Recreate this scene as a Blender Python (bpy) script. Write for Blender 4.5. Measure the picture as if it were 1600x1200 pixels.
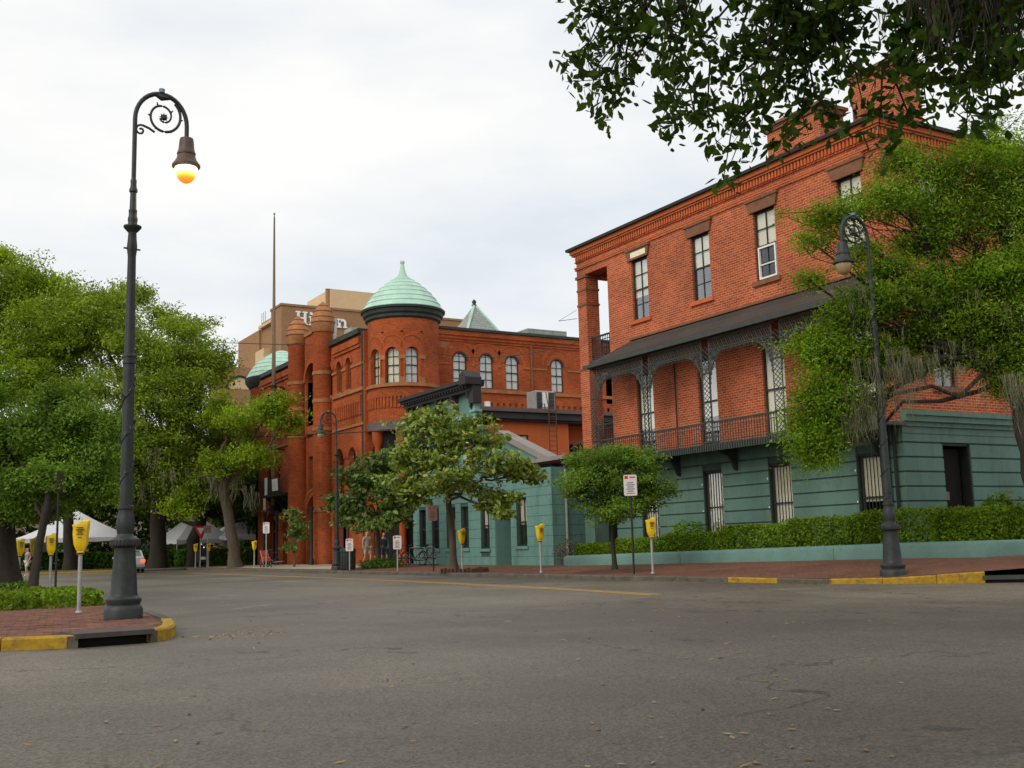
import bpy, math, random
import numpy as np
from mathutils import Vector, Matrix
sc = bpy.context.scene
for _o in list(bpy.data.objects): bpy.data.objects.remove(_o)
R = math.radians
# ------------------------------------------------------------------ camera
EYE = 1.1; FPX = 1700.0
PITCH = math.atan(250/FPX); ROLL = math.atan(.028); YAW = R(30.6)
_fh = Vector((math.sin(YAW), math.cos(YAW), 0)); _r = Vector((math.cos(YAW), -math.sin(YAW), 0))
_f = _fh*math.cos(PITCH) + Vector((0, 0, 1))*math.sin(PITCH)
_u = _r.cross(_f)
_r2 = _r*math.cos(ROLL) - _u*math.sin(ROLL); _u2 = _u*math.cos(ROLL) + _r*math.sin(ROLL)
cam = bpy.data.cameras.new('camera'); camo = bpy.data.objects.new('camera', cam)
sc.collection.objects.link(camo)
cam.sensor_width = 36; cam.lens = 36*FPX/1600; cam.clip_start = .1; cam.clip_end = 2000
camo.matrix_world = Matrix(((_r2.x, _u2.x, -_f.x, 0), (_r2.y, _u2.y, -_f.y, 0), (_r2.z, _u2.z, -_f.z, EYE), (0, 0, 0, 1)))
sc.camera = camo
def at(px, py, D):                       # survey point: direction of a bearing, D metres deep
    d = _f + _r2*((px-800)/FPX) - _u2*((py-600)/FPX)
    return Vector((0, 0, EYE)) + d*D
# ------------------------------------------------------------------ sky and sun
SUN_AZ = math.atan2(-.86, -.34); SUN_EL = R(36)
wd = bpy.data.worlds.new('World'); sc.world = wd; wd.use_nodes = True
nt = wd.node_tree; nt.nodes.clear()
def N(t, **k):
    n = nt.nodes.new(t)
    for a, b in k.items():
        if a[0] == '_': n.inputs[int(a[1:]) if a[1:].isdigit() else a[1:]].default_value = b
        else: setattr(n, a, b)
    return n
def K(a, b): nt.links.new(a, b)
sky = N('ShaderNodeTexSky', sky_type='NISHITA', sun_disc=False, sun_elevation=SUN_EL, sun_rotation=math.atan2(-.86, -.34), air_density=1.0, dust_density=1.5)
skb = N('ShaderNodeMix', data_type='RGBA', blend_type='MULTIPLY'); skb.inputs[0].default_value = 1
K(sky.outputs[0], skb.inputs[6]); skb.inputs[7].default_value = (.085, .085, .085, 1)
tc = N('ShaderNodeTexCoord')
mp = N('ShaderNodeMapping'); mp.inputs['Scale'].default_value = (1.5, 1.5, 4.5); mp.inputs['Location'].default_value = (.35, .1, .2); K(tc.outputs['Generated'], mp.inputs[0])
n1 = N('ShaderNodeTexNoise'); n1.inputs['Scale'].default_value = 1.5; n1.inputs['Detail'].default_value = 6; n1.inputs['Roughness'].default_value = .52; K(mp.outputs[0], n1.inputs['Vector'])
cr = N('ShaderNodeValToRGB'); K(n1.outputs[0], cr.inputs[0])
e = cr.color_ramp.elements
e[0].position = .36; e[0].color = (.79, .85, .905, 1); e[1].position = .62; e[1].color = (1.05, 1.04, 1.015, 1)
_m = cr.color_ramp.elements.new(.47); _m.color = (.915, .94, .96, 1)
mx = N('ShaderNodeMix', data_type='RGBA'); mx.inputs[0].default_value = .96
K(skb.outputs[2], mx.inputs[6]); K(cr.outputs[0], mx.inputs[7])
bg = N('ShaderNodeBackground'); bg.inputs[1].default_value = 1.0; K(mx.outputs[2], bg.inputs[0])
wo = N('ShaderNodeOutputWorld'); K(bg.outputs[0], wo.inputs[0])
sl = bpy.data.lights.new('sun', 'SUN'); sl.energy = 1.5; sl.angle = R(40); sl.color = (1.0, .93, .82)
so = bpy.data.objects.new('sun', sl); sc.collection.objects.link(so)
_sd = Vector((math.cos(SUN_EL)*-.93, math.cos(SUN_EL)*-.37, math.sin(SUN_EL)))
so.rotation_euler = (-_sd).to_track_quat('-Z', 'Y').to_euler(); so.location = (-20, -10, 40)
vs = sc.view_settings; vs.view_transform = 'Standard'; vs.look = 'None'; vs.exposure = 0.0; vs.gamma = 1.0
try: vs.use_curve_mapping = False
except Exception: pass
sc.cycles.max_bounces = 7; sc.cycles.transparent_max_bounces = 12; sc.cycles.diffuse_bounces = 3; sc.cycles.glossy_bounces = 2; sc.cycles.transmission_bounces = 4

# ------------------------------------------------------------------ materials
def newmat(name):
    global nt
    m = bpy.data.materials.new(name); m.use_nodes = True; nt = m.node_tree; nt.nodes.clear()
    return m
def finish(bsdf): o = N('ShaderNodeOutputMaterial'); K(bsdf.outputs[0], o.inputs[0])
def pos(scale=(1, 1, 1)):
    g = N('ShaderNodeNewGeometry'); m = N('ShaderNodeMapping'); m.inputs['Scale'].default_value = scale; K(g.outputs['Position'], m.inputs[0]); return m.outputs[0]
def noise(vec, scale, detail=4, rough=.6):
    n = N('ShaderNodeTexNoise'); n.inputs['Scale'].default_value = scale; n.inputs['Detail'].default_value = detail; n.inputs['Roughness'].default_value = rough; K(vec, n.inputs['Vector']); return n.outputs[0]
def rng(v, a, b, c, d):
    n = N('ShaderNodeMapRange'); K(v, n.inputs[0])
    for i, x in enumerate((a, b, c, d)): n.inputs[i+1].default_value = x
    return n.outputs[0]
def mixc(f, a, b, mode='MIX'):
    n = N('ShaderNodeMix', data_type='RGBA', blend_type=mode)
    for s, i in ((f, 0), (a, 6), (b, 7)):
        if hasattr(s, 'is_linked'): K(s, n.inputs[i])
        else: n.inputs[i].default_value = s if i == 0 else (tuple(s)+(1,))[:4]
    return n.outputs[2]
def valmul(col, v):
    n = N('ShaderNodeVectorMath', operation='SCALE'); K(col, n.inputs[0]); K(v, n.inputs['Scale']); return n.outputs[0]
def bumpn(h, strength, dist=.02):
    n = N('ShaderNodeBump'); n.inputs['Strength'].default_value = strength; n.inputs['Distance'].default_value = dist; K(h, n.inputs['Height']); return n.outputs[0]
def princ(col, rough=.8, spec=.3, normal=None, metal=0):
    p = N('ShaderNodeBsdfPrincipled')
    if hasattr(col, 'is_linked'): K(col, p.inputs['Base Color'])
    else: p.inputs['Base Color'].default_value = tuple(col)+(1,)
    if hasattr(rough, 'is_linked'): K(rough, p.inputs['Roughness'])
    else: p.inputs['Roughness'].default_value = rough
    p.inputs['Specular IOR Level'].default_value = spec; p.inputs['Metallic'].default_value = metal
    if normal is not None: K(normal, p.inputs['Normal'])
    return p
def M_plain(name, col, rough=.75, var=.18, scale=1.2, fine=14, spec=.3, bump=.15, dirt=None, streak=False, metal=0):
    m = newmat(name)
    v = pos((1, 1, .25) if streak else (1, 1, 1))
    a = noise(v, scale, 5, .62); b = noise(pos(), fine, 3, .6)
    f1 = rng(a, .3, .7, 1-var, 1+var); f2 = rng(b, .3, .7, 1-var*.5, 1+var*.5)
    k = N('ShaderNodeMath', operation='MULTIPLY'); K(f1, k.inputs[0]); K(f2, k.inputs[1])
    c = N('ShaderNodeRGB'); c.outputs[0].default_value = tuple(col)+(1,)
    cc = valmul(c.outputs[0], k.outputs[0])
    if dirt:
        d = rng(noise(v, scale*2.3, 6, .7), .52, .72, 0, dirt[1]); cc = mixc(d, cc, dirt[0])
    finish(princ(cc, rough, spec, bumpn(b, bump, .01), metal)); return m
def wall_uv():
    g = N('ShaderNodeNewGeometry'); sp = N('ShaderNodeSeparateXYZ'); K(g.outputs['Position'], sp.inputs[0])
    sn = N('ShaderNodeSeparateXYZ'); K(g.outputs['True Normal'], sn.inputs[0])
    ab = N('ShaderNodeMath', operation='ABSOLUTE'); K(sn.outputs[0], ab.inputs[0])
    gt = N('ShaderNodeMath', operation='GREATER_THAN'); K(ab.outputs[0], gt.inputs[0]); gt.inputs[1].default_value = .6
    mu = N('ShaderNodeMix', data_type='FLOAT'); K(gt.outputs[0], mu.inputs[0]); K(sp.outputs[0], mu.inputs[2]); K(sp.outputs[1], mu.inputs[3])
    cb = N('ShaderNodeCombineXYZ'); K(mu.outputs[0], cb.inputs[0]); K(sp.outputs[2], cb.inputs[1]); return cb.outputs[0]
def M_brick(name, c1, c2, mortar, bw=.26, rh=.098, ms=.012, var=.16, stain=(.05, .03, .02), st=.5, xy=False):
    m = newmat(name); v = pos() if xy else wall_uv()
    b = N('ShaderNodeTexBrick'); K(v, b.inputs['Vector'])
    for k, x in (('Color1', c1), ('Color2', c2), ('Mortar', mortar)): b.inputs[k].default_value = tuple(x)+(1,)
    for k, x in (('Scale', 1), ('Mortar Size', ms), ('Mortar Smooth', .2), ('Bias', 0), ('Brick Width', bw), ('Row Height', rh)): b.inputs[k].default_value = x
    a = noise(pos(), .45, 5, .6); f1 = rng(a, .3, .7, 1-var, 1+var)
    cc = valmul(b.outputs[0], f1)
    f2 = rng(noise(pos(), 9, 3), .3, .7, .86, 1.14); cc = valmul(cc, f2)
    d = rng(noise(pos((1, 1, .3)), .9, 6, .72), .56, .8, 0, st); cc = mixc(d, cc, stain)
    inv = N('ShaderNodeMath', operation='SUBTRACT'); inv.inputs[0].default_value = 1; K(b.outputs['Fac'], inv.inputs[1])
    finish(princ(cc, .88, .2, bumpn(inv.outputs[0], .5, .012))); return m
def M_leaf(name, ca, cb, cc_, trans=.3, rough=.5, odd=None, clump=.35, spec=.35):
    m = newmat(name); g = N('ShaderNodeNewGeometry')
    r = N('ShaderNodeValToRGB'); K(g.outputs['Random Per Island'], r.inputs[0]); e = r.color_ramp.elements
    e[0].position = 0; e[0].color = tuple(ca)+(1,); e[1].position = .975 if odd else 1; e[1].color = tuple(cc_)+(1,)
    x = e.new(.5); x.color = tuple(cb)+(1,)
    if odd: y = e.new(.992); y.color = tuple(odd)+(1,)
    f = rng(noise(pos(), .55, 3, .6), .32, .68, 1-clump, 1+clump); col = valmul(r.outputs[0], f)
    p = princ(col, rough, spec)
    t = N('ShaderNodeBsdfTranslucent'); tcol = mixc(1.0, col, (1.25, 1.15, .55), 'MULTIPLY'); K(tcol, t.inputs[0])
    mxs = N('ShaderNodeMixShader'); mxs.inputs[0].default_value = trans; K(p.outputs[0], mxs.inputs[1]); K(t.outputs[0], mxs.inputs[2])
    finish(mxs); return m
def M_emit(name, col, s):
    m = newmat(name); e = N('ShaderNodeEmission'); e.inputs[0].default_value = tuple(col)+(1,); e.inputs[1].default_value = s; finish(e); return m
def M_glass(name, tint=(.95, .96, .96), fac=.03):
    m = newmat(name); t = N('ShaderNodeBsdfTransparent'); t.inputs[0].default_value = tuple(tint)+(1,)
    g = N('ShaderNodeBsdfGlossy'); g.inputs['Roughness'].default_value = .04
    lw = N('ShaderNodeLayerWeight'); lw.inputs[0].default_value = .25
    f = rng(lw.outputs['Fresnel'], 0, 1, fac, .35)
    s = N('ShaderNodeMixShader'); K(f, s.inputs[0]); K(t.outputs[0], s.inputs[1]); K(g.outputs[0], s.inputs[2]); finish(s); return m
def M_asphalt():
    m = newmat('asphalt'); p = pos()
    a = noise(p, .12, 5, .6); b = noise(p, .9, 5, .65); c = noise(p, 60, 2, .7)
    base = mixc(rng(a, .40, .60, 0, 1), (.086, .071, .050), (.162, .138, .100))
    k = rng(b, .25, .75, .86, 1.12); base = valmul(base, k)
    vo = N('ShaderNodeTexVoronoi', feature='F1'); vo.inputs['Scale'].default_value = 55; K(p, vo.inputs['Vector'])
    spk = rng(vo.outputs['Color'], .1, .9, .5, 1.6); base = valmul(base, spk)
    w1 = N('ShaderNodeTexVoronoi', feature='DISTANCE_TO_EDGE'); w1.inputs['Scale'].default_value = .22
    wv = N('ShaderNodeVectorMath', operation='ADD'); nn = N('ShaderNodeTexNoise'); nn.inputs['Scale'].default_value = .8; nn.inputs['Detail'].default_value = 7; K(p, nn.inputs['Vector'])
    ns = N('ShaderNodeVectorMath', operation='SCALE'); K(nn.outputs['Color'], ns.inputs[0]); ns.inputs['Scale'].default_value = 2.4
    K(p, wv.inputs[0]); K(ns.outputs[0], wv.inputs[1]); K(wv.outputs[0], w1.inputs['Vector'])
    ck = rng(w1.outputs[0], .001, .0075, 1, 0)
    msk = rng(noise(p, .3, 2), .40, .50, 0, .95); mm = N('ShaderNodeMath', operation='MULTIPLY'); K(ck, mm.inputs[0]); K(msk, mm.inputs[1])
    base = mixc(mm.outputs[0], base, (.018, .016, .014))
    pt = N('ShaderNodeTexVoronoi', feature='F1', distance='CHEBYCHEV'); pt.inputs['Scale'].default_value = .16; K(pos((1, .55, 1)), pt.inputs['Vector'])
    base = valmul(base, rng(pt.outputs['Color'], .2, .8, .86, 1.12))
    # dark oil and wheel-track wear along the street
    st = rng(noise(pos((.55, .035, 1)), 1.0, 4, .6), .45, .75, 0, .38); base = mixc(st, base, (.066, .057, .045))
    ad = N('ShaderNodeMath', operation='ADD'); K(c, ad.inputs[0]); K(vo.outputs['Distance'], ad.inputs[1])
    finish(princ(base, rng(b, .3, .7, .50, .66), .5, bumpn(ad.outputs[0], .45, .01))); return m
MT = {}
MT['brick'] = M_brick('red brick', (.49, .10, .031), (.31, .056, .019), (.50, .27, .165), bw=.24, rh=.088, ms=.0105, var=.26, st=.65)
MT['brick_dark'] = M_brick('hall brick', (.42, .082, .018), (.29, .052, .012), (.36, .14, .07), bw=.24, rh=.09, ms=.0085, var=.3, st=.7, stain=(.10, .035, .018))
MT['hall_stone'] = M_plain('hall sandstone', (.36, .15, .06), .85, .25, 1.5, dirt=((.12, .07, .04), .6))
MT['hall_arch'] = M_plain('hall arch brick', (.37, .08, .022), .88, .18, 2.5)
MT['stucco'] = M_plain('orange stucco', (.56, .135, .04), .85, .1, .6, streak=True, dirt=((.35, .10, .05), .4))
MT['green'] = M_plain('dull green paint', (.115, .205, .165), .65, .17, .7, dirt=((.07, .115, .09), .7), streak=True)
MT['groove'] = M_plain('green joint', (.05, .085, .07), .8)
MT['turq'] = M_plain('turquoise paint', (.135, .265, .23), .65, .17, .7, dirt=((.075, .135, .11), .75), streak=True)
MT['turq_pale'] = M_plain('pale turquoise trim', (.22, .40, .34), .6, .1)
MT['planter'] = M_plain('planter green paint', (.135, .25, .215), .55, .12, .8, dirt=((.09, .16, .12), .5))
MT['iron'] = M_plain('green black iron', (.045, .053, .046), .55, .25, 3, spec=.4)
MT['lamp'] = M_plain('lamp green black paint', (.024, .03, .029), .5, .3, 4, spec=.4, bump=.3, dirt=((.055, .055, .047), .45))
MT['black'] = M_plain('black trim', (.022, .024, .022), .6, .2)
MT['dark'] = M_plain('dark room', (.012, .011, .01), .9, .1)  # near-black puts the darkness of unlit rooms and openings into the colour
MT['frame'] = M_plain('dark window frame', (.035, .036, .03), .55, .2)
MT['cream'] = M_plain('cream shade', (.86, .80, .60), .8, .08, 1.5)
MT['white'] = M_plain('white paint', (.84, .84, .81), .6, .06)
MT['brown'] = M_plain('brownstone', (.21, .095, .05), .85, .22, 2.5)
MT['shingle'] = M_brick('roof shingle', (.075, .06, .05), (.055, .045, .04), (.03, .026, .024), bw=.3, rh=.14, ms=.008, st=.3)
MT['copper'] = M_plain('verdigris copper', (.42, .63, .51), .65, .14, 1.4, dirt=((.28, .44, .36), .5), streak=True)
MT['copper_dark'] = M_plain('dark copper band', (.04, .05, .042), .65, .3, 2)
MT['slate'] = M_brick('slate', (.33, .36, .33), (.27, .30, .28), (.16, .17, .16), bw=.3, rh=.2, ms=.012)
MT['metal_roof'] = M_plain('grey metal roof', (.27, .24, .22), .5, .12, .8, streak=True)
MT['fascia'] = M_plain('dark fascia', (.04, .038, .038), .6, .15)
MT['fascia_brown'] = M_plain('brown fascia', (.14, .10, .09), .6, .12)
MT['rust'] = M_plain('rusty steel', (.10, .055, .035), .8, .3, 6)
MT['steel'] = M_plain('galvanised steel', (.36, .37, .36), .45, .15, 5, spec=.5, metal=.3)
MT['wood'] = M_plain('grey brown wood', (.22, .15, .09), .85, .2, 2, streak=True)
MT['hotel'] = M_brick('hotel brown brick', (.36, .20, .10), (.33, .18, .09), (.33, .21, .13), bw=.4, rh=.2, ms=.01, var=.06, st=.15)
MT['hotel_cream'] = M_plain('hotel cream render', (.66, .48, .28), .8, .05)
MT['letter'] = M_plain('white sign letters', (.9, .9, .88), .5, .02)
MT['asphalt'] = M_asphalt()
MT['walk'] = M_brick('sidewalk brick', (.20, .085, .05), (.15, .066, .042), (.085, .06, .042), bw=.21, rh=.105, ms=.008, var=.3, st=.6, stain=(.10, .07, .05), xy=True)
MT['pave'] = M_plain('paving brick', (.185, .08, .05), .85, .3, 1.1, dirt=((.10, .06, .045), .6))
MT['sand'] = M_plain('joint sand', (.085, .06, .045), .95, .2, 3)
MT['concrete'] = M_plain('concrete paving', (.40, .34, .25), .85, .15, .9)
MT['kerb'] = M_plain('granite kerb', (.115, .098, .074), .85, .32, 2, dirt=((.045, .038, .03), .8))
MT['yellow'] = M_plain('worn yellow paint', (.40, .235, .018), .8, .25, 3.5, dirt=((.10, .08, .045), .95))
MT['line'] = M_plain('worn yellow road line', (.58, .31, .05), .8, .15, 3, dirt=((.2, .15, .09), .6))
MT['wline'] = M_plain('worn white road line', (.30, .28, .25), .8, .15, 4, dirt=((.15, .135, .11), 1.0))
MT['bark'] = M_plain('oak bark', (.042, .034, .026), .95, .35, 3, bump=.8, streak=True)
MT['bark_pale'] = M_plain('pale bark', (.10, .08, .055), .95, .3, 3, bump=.7, streak=True)
MT['soil'] = M_plain('mulch', (.085, .045, .026), .95, .4, 6, bump=.8)
MT['park'] = M_plain('park ground', (.085, .075, .05), .95, .3, .5)
MT['bag'] = M_plain('yellow vinyl bag', (.80, .53, .01), .4, .06, 6, spec=.5, bump=.35)
MT['print'] = M_plain('dark print', (.05, .04, .03), .7)
MT['red'] = M_plain('sign red', (.55, .03, .03), .5, .05)
MT['sign'] = M_plain('sign white', (.68, .64, .62), .5, .06)
MT['signback'] = M_plain('brown faded sign', (.26, .16, .13), .6, .1)
MT['bin'] = M_plain('bin black green', (.03, .036, .034), .5, .2)
MT['tyre'] = M_plain('tyre rubber', (.018, .018, .018), .85, .1)
MT['tent'] = M_plain('white tent canvas', (.72, .72, .74), .7, .04, .4)
MT['silver'] = M_plain('silver car paint', (.42, .42, .42), .35, .04, spec=.6, metal=.4)
MT['carglass'] = M_plain('car glass', (.10, .11, .12), .08, .02, spec=.8)
MT['glass'] = M_glass('window glass')
MT['tail'] = M_emit('lit tail light', (1.0, .07, .02), 3.2)
def M_globe():
    m = newmat('lit sodium globe'); sp = N('ShaderNodeSeparateXYZ'); g_ = N('ShaderNodeNewGeometry'); K(g_.outputs['Position'], sp.inputs[0])
    r = N('ShaderNodeValToRGB'); K(rng(sp.outputs[2], 7.06, 7.36, 0, 1), r.inputs[0]); e_ = r.color_ramp.elements
    e_[0].position = .05; e_[0].color = (.95, .30, .012, 1); e_[1].position = .85; e_[1].color = (1, .9, .6, 1); x_ = e_.new(.42); x_.color = (1, .55, .07, 1)
    e2 = N('ShaderNodeEmission'); K(r.outputs[0], e2.inputs[0]); K(rng(sp.outputs[2], 7.14, 7.32, 1.0, 4.0), e2.inputs[1]); finish(e2); return m
MT['globe'] = M_globe()
MT['globe_off'] = M_plain('unlit amber globe', (.38, .27, .13), .25, .05, spec=.6)
MT['moss'] = M_plain('spanish moss', (.17, .16, .10), .95, .35, 2)
MT['moss_shaded'] = M_plain('spanish moss shaded', (.13, .12, .085), .95, .3, 2)  # darker copy of the moss, canopy shade put into its colour
MT['skin'] = M_plain('skin', (.52, .29, .19), .6, .05)
MT['leaf_oak'] = M_leaf('live oak leaf', (.105, .185, .014), (.19, .285, .024), (.37, .455, .07), .48, .6, spec=.08, clump=.45)
MT['leaf_oak2'] = M_leaf('bright oak leaf', (.115, .21, .011), (.21, .325, .019), (.38, .49, .05), .48, .6, spec=.08, clump=.42)
MT['leaf_olive'] = M_leaf('olive oak leaf', (.055, .12, .03), (.10, .175, .045), (.16, .235, .07), .3, spec=.2)
MT['leaf_right'] = M_leaf('mossy oak leaf', (.08, .17, .009), (.15, .265, .016), (.28, .41, .04), .45, .6, spec=.08, clump=.45)
MT['leaf_young'] = M_leaf('young oak leaf', (.07, .15, .016), (.13, .235, .026), (.23, .35, .05), .42, .6, spec=.1, clump=.4)
MT['leaf_mag'] = M_leaf('magnolia leaf', (.10, .165, .02), (.20, .285, .035), (.40, .47, .12), .32, .4, odd=(.34, .18, .04), spec=.28, clump=.3)
MT['leaf_mag2'] = M_leaf('dark magnolia leaf', (.06, .115, .022), (.115, .19, .036), (.22, .30, .07), .3, .4, odd=(.2, .11, .03), spec=.28)
MT['leaf_hedge'] = M_leaf('hedge leaf', (.075, .145, .006), (.13, .225, .01), (.21, .31, .02), .3, .6, spec=.1)
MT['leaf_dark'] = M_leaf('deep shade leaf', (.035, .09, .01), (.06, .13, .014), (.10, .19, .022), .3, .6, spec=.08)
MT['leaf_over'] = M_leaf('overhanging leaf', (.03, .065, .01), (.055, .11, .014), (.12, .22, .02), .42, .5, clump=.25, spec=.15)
MT['leaf_dry'] = M_leaf('dry bush leaf', (.20, .15, .09), (.26, .17, .11), (.16, .18, .08), .3)
MT['fallen'] = M_leaf('fallen leaf', (.20, .12, .05), (.33, .22, .10), (.45, .34, .18), .05, .8)
# ------------------------------------------------------------------ mesh helpers
COL = sc.collection
def FX(x0): return lambda u, w, d: (x0-d, u, w)
def FY(y0): return lambda u, w, d: (u, y0-d, w)
def CYL(cx, cy, r): return lambda u, w, d: (cx+(r+d)*math.cos(u), cy+(r+d)*math.sin(u), w)   # u is an angle
class MB:
    def __init__(s): s.v = []; s.f = []
    def add(s, vs, fs):
        o = len(s.v); s.v += [tuple(p) for p in vs]; s.f += [tuple(o+i for i in q) for q in fs]; return s
    def box(s, x0, x1, y0, y1, z0, z1):
        return s.add([(x0, y0, z0), (x1, y0, z0), (x1, y1, z0), (x0, y1, z0), (x0, y0, z1), (x1, y0, z1), (x1, y1, z1), (x0, y1, z1)],
                     [(0, 3, 2, 1), (4, 5, 6, 7), (0, 1, 5, 4), (1, 2, 6, 5), (2, 3, 7, 6), (3, 0, 4, 7)])
    def bbox(s, x0, x1, y0, y1, z0, z1, b=.02):     # box with a chamfered top
        v = [(x0, y0, z0), (x1, y0, z0), (x1, y1, z0), (x0, y1, z0), (x0, y0, z1-b), (x1, y0, z1-b), (x1, y1, z1-b), (x0, y1, z1-b),
             (x0+b, y0+b, z1), (x1-b, y0+b, z1), (x1-b, y1-b, z1), (x0+b, y1-b, z1)]
        return s.add(v, [(0, 3, 2, 1), (0, 1, 5, 4), (1, 2, 6, 5), (2, 3, 7, 6), (3, 0, 4, 7), (4, 5, 9, 8), (5, 6, 10, 9), (6, 7, 11, 10), (7, 4, 8, 11), (8, 9, 10, 11)])
    def mbox(s, M, u0, u1, w0, w1, d0, d1, n=1):
        for i in range(n):
            a = u0+(u1-u0)*i/n; b = u0+(u1-u0)*(i+1)/n
            fs = [(0, 1, 5, 4), (4, 5, 6, 7), (3, 2, 6, 7), (0, 1, 2, 3)] if False else [(0, 1, 2, 3), (4, 7, 6, 5), (0, 4, 5, 1), (3, 2, 6, 7)]
            if i == 0: fs = fs+[(0, 3, 7, 4)]
            if i == n-1: fs = fs+[(1, 5, 6, 2)]
            s.add([M(a, w0, d1), M(b, w0, d1), M(b, w1, d1), M(a, w1, d1), M(a, w0, d0), M(b, w0, d0), M(b, w1, d0), M(a, w1, d0)], fs)
        return s
    def wall(s, M, u0, u1, w0, w1, holes, thick, nu=1, sub=None):
        us = {u0, u1}; ws = {w0, w1}
        for h in holes: us |= {max(u0, h[0]), min(u1, h[1])}; ws |= {max(w0, h[2]), min(w1, h[3])}
        if sub:
            k = u0
            while k < u1: us.add(k); k += sub
        us = sorted(us); ws = sorted(ws); nu = len(us)-1; nw = len(ws)-1
        sol = [[not any(h[0]-1e-6 <= (us[i]+us[i+1])/2 <= h[1]+1e-6 and h[2] <= (ws[j]+ws[j+1])/2 <= h[3] for h in holes) for j in range(nw)] for i in range(nu)]
        S = lambda i, j: 0 <= i < nu and 0 <= j < nw and sol[i][j]
        for i in range(nu):
            for j in range(nw):
                if not sol[i][j]: continue
                a, b, c, d = us[i], us[i+1], ws[j], ws[j+1]; t = -thick
                q = [M(a, c, 0), M(b, c, 0), M(b, d, 0), M(a, d, 0), M(a, c, t), M(b, c, t), M(b, d, t), M(a, d, t)]
                fs = [(0, 1, 2, 3), (4, 7, 6, 5)]
                if not S(i-1, j): fs.append((0, 3, 7, 4))
                if not S(i+1, j): fs.append((1, 5, 6, 2))
                if not S(i, j-1): fs.append((0, 4, 5, 1))
                if not S(i, j+1): fs.append((3, 2, 6, 7))
                s.add(q, fs)
        return s
    def archfill(s, M, uc, hw, ws_, wt, thick, hu=None, n=12):     # fills a rectangular hole above its spring line down to a half circle (hw in units of u, hu = rise)
        hu = hu or hw
        for sg in (-1, 1):
            pts = [(uc+sg*hw*math.cos(k*math.pi/2/n), ws_+hu*math.sin(k*math.pi/2/n)) for k in range(n+1)]
            for k in range(n):
                (a, b), (c, d) = pts[k], pts[k+1]
                q = [M(a, b, 0), M(c, d, 0), M(c, wt, 0), M(a, wt, 0), M(a, b, -thick), M(c, d, -thick), M(c, wt, -thick), M(a, wt, -thick)]
                s.add(q, [(0, 1, 2, 3), (4, 7, 6, 5), (0, 4, 5, 1), (3, 2, 6, 7)])
        return s
    def archring(s, M, uc, hw, ws_, wid, d0, d1, hu=None, wu=None, n=18, a0=0, a1=math.pi):
        hu = hu or hw; wu = wu or wid
        P = [(math.cos(a0+(a1-a0)*k/n), math.sin(a0+(a1-a0)*k/n)) for k in range(n+1)]
        for k in range(n):
            (c, e), (g, h) = P[k], P[k+1]
            q = []
            for d in (d1, d0):
                q += [M(uc+hw*c, ws_+hu*e, d), M(uc+hw*g, ws_+hu*h, d), M(uc+(hw+wu)*g, ws_+(hu+wid)*h, d), M(uc+(hw+wu)*c, ws_+(hu+wid)*e, d)]
            s.add(q, [(0, 1, 2, 3), (4, 7, 6, 5), (0, 4, 5, 1), (3, 2, 6, 7)])
        return s
    def lathe(s, prof, n=16, c=(0, 0, 0), caps=True):
        o = len(s.v); m = len(prof)
        for r, z in prof:
            for k in range(n):
                a = 2*math.pi*k/n; s.v.append((c[0]+r*math.cos(a), c[1]+r*math.sin(a), c[2]+z))
        for i in range(m-1):
            for k in range(n):
                k2 = (k+1) % n; s.f.append((o+i*n+k, o+i*n+k2, o+(i+1)*n+k2, o+(i+1)*n+k))
        if caps:
            s.f.append(tuple(o+k for k in reversed(range(n)))); s.f.append(tuple(o+(m-1)*n+k for k in range(n)))
        return s
    def tube(s, pts, r, n=6, cap=True):
        P = [Vector(p) for p in pts]; m = len(P)
        rs = r if hasattr(r, '__len__') else [r]*m
        o = len(s.v); ref = None
        for i in range(m):
            t = (P[min(i+1, m-1)]-P[max(i-1, 0)])
            if t.length < 1e-9: t = Vector((0, 0, 1))
            t.normalize()
            if ref is None: ref = Vector((1, 0, 0)) if abs(t.x) < .8 else Vector((0, 1, 0))
            a = t.cross(ref)
            if a.length < 1e-4: a = t.cross(Vector((0, 1, .3)))
            a.normalize(); b = t.cross(a); ref = a.cross(t) if False else ref
            for k in range(n):
                g = 2*math.pi*k/n; q = P[i]+(a*math.cos(g)+b*math.sin(g))*rs[i]; s.v.append((q.x, q.y, q.z))
        for i in range(m-1):
            for k in range(n):
                k2 = (k+1) % n; s.f.append((o+i*n+k, o+i*n+k2, o+(i+1)*n+k2, o+(i+1)*n+k))
        if cap:
            s.f.append(tuple(o+k for k in reversed(range(n)))); s.f.append(tuple(o+(m-1)*n+k for k in range(n)))
        return s
    def torus(s, c, R_, r, axis, N1=20, N2=6):
        ax = Vector(axis).normalized(); t = Vector((0, 0, 1)) if abs(ax.z) < .9 else Vector((1, 0, 0)); a = ax.cross(t).normalized(); b = ax.cross(a)
        pts = [Vector(c)+(a*math.cos(2*math.pi*k/N1)+b*math.sin(2*math.pi*k/N1))*R_ for k in range(N1)]
        o = len(s.v)
        for k in range(N1):
            rad = (pts[k]-Vector(c)).normalized()
            for j in range(N2):
                g = 2*math.pi*j/N2; q = pts[k]+(rad*math.cos(g)+ax*math.sin(g))*r; s.v.append((q.x, q.y, q.z))
        for k in range(N1):
            for j in range(N2):
                s.f.append((o+k*N2+j, o+((k+1) % N1)*N2+j, o+((k+1) % N1)*N2+(j+1) % N2, o+k*N2+(j+1) % N2))
        return s
    def poly(s, pts, d):          # extrude a polygon (3D points) along vector d
        n = len(pts); d = Vector(d); A = [Vector(p) for p in pts]; B = [p+d for p in A]
        return s.add([tuple(p) for p in A+B], [tuple(range(n)), tuple(reversed(range(n, 2*n)))]+[(i, (i+1) % n, n+(i+1) % n, n+i) for i in range(n)])
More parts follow.
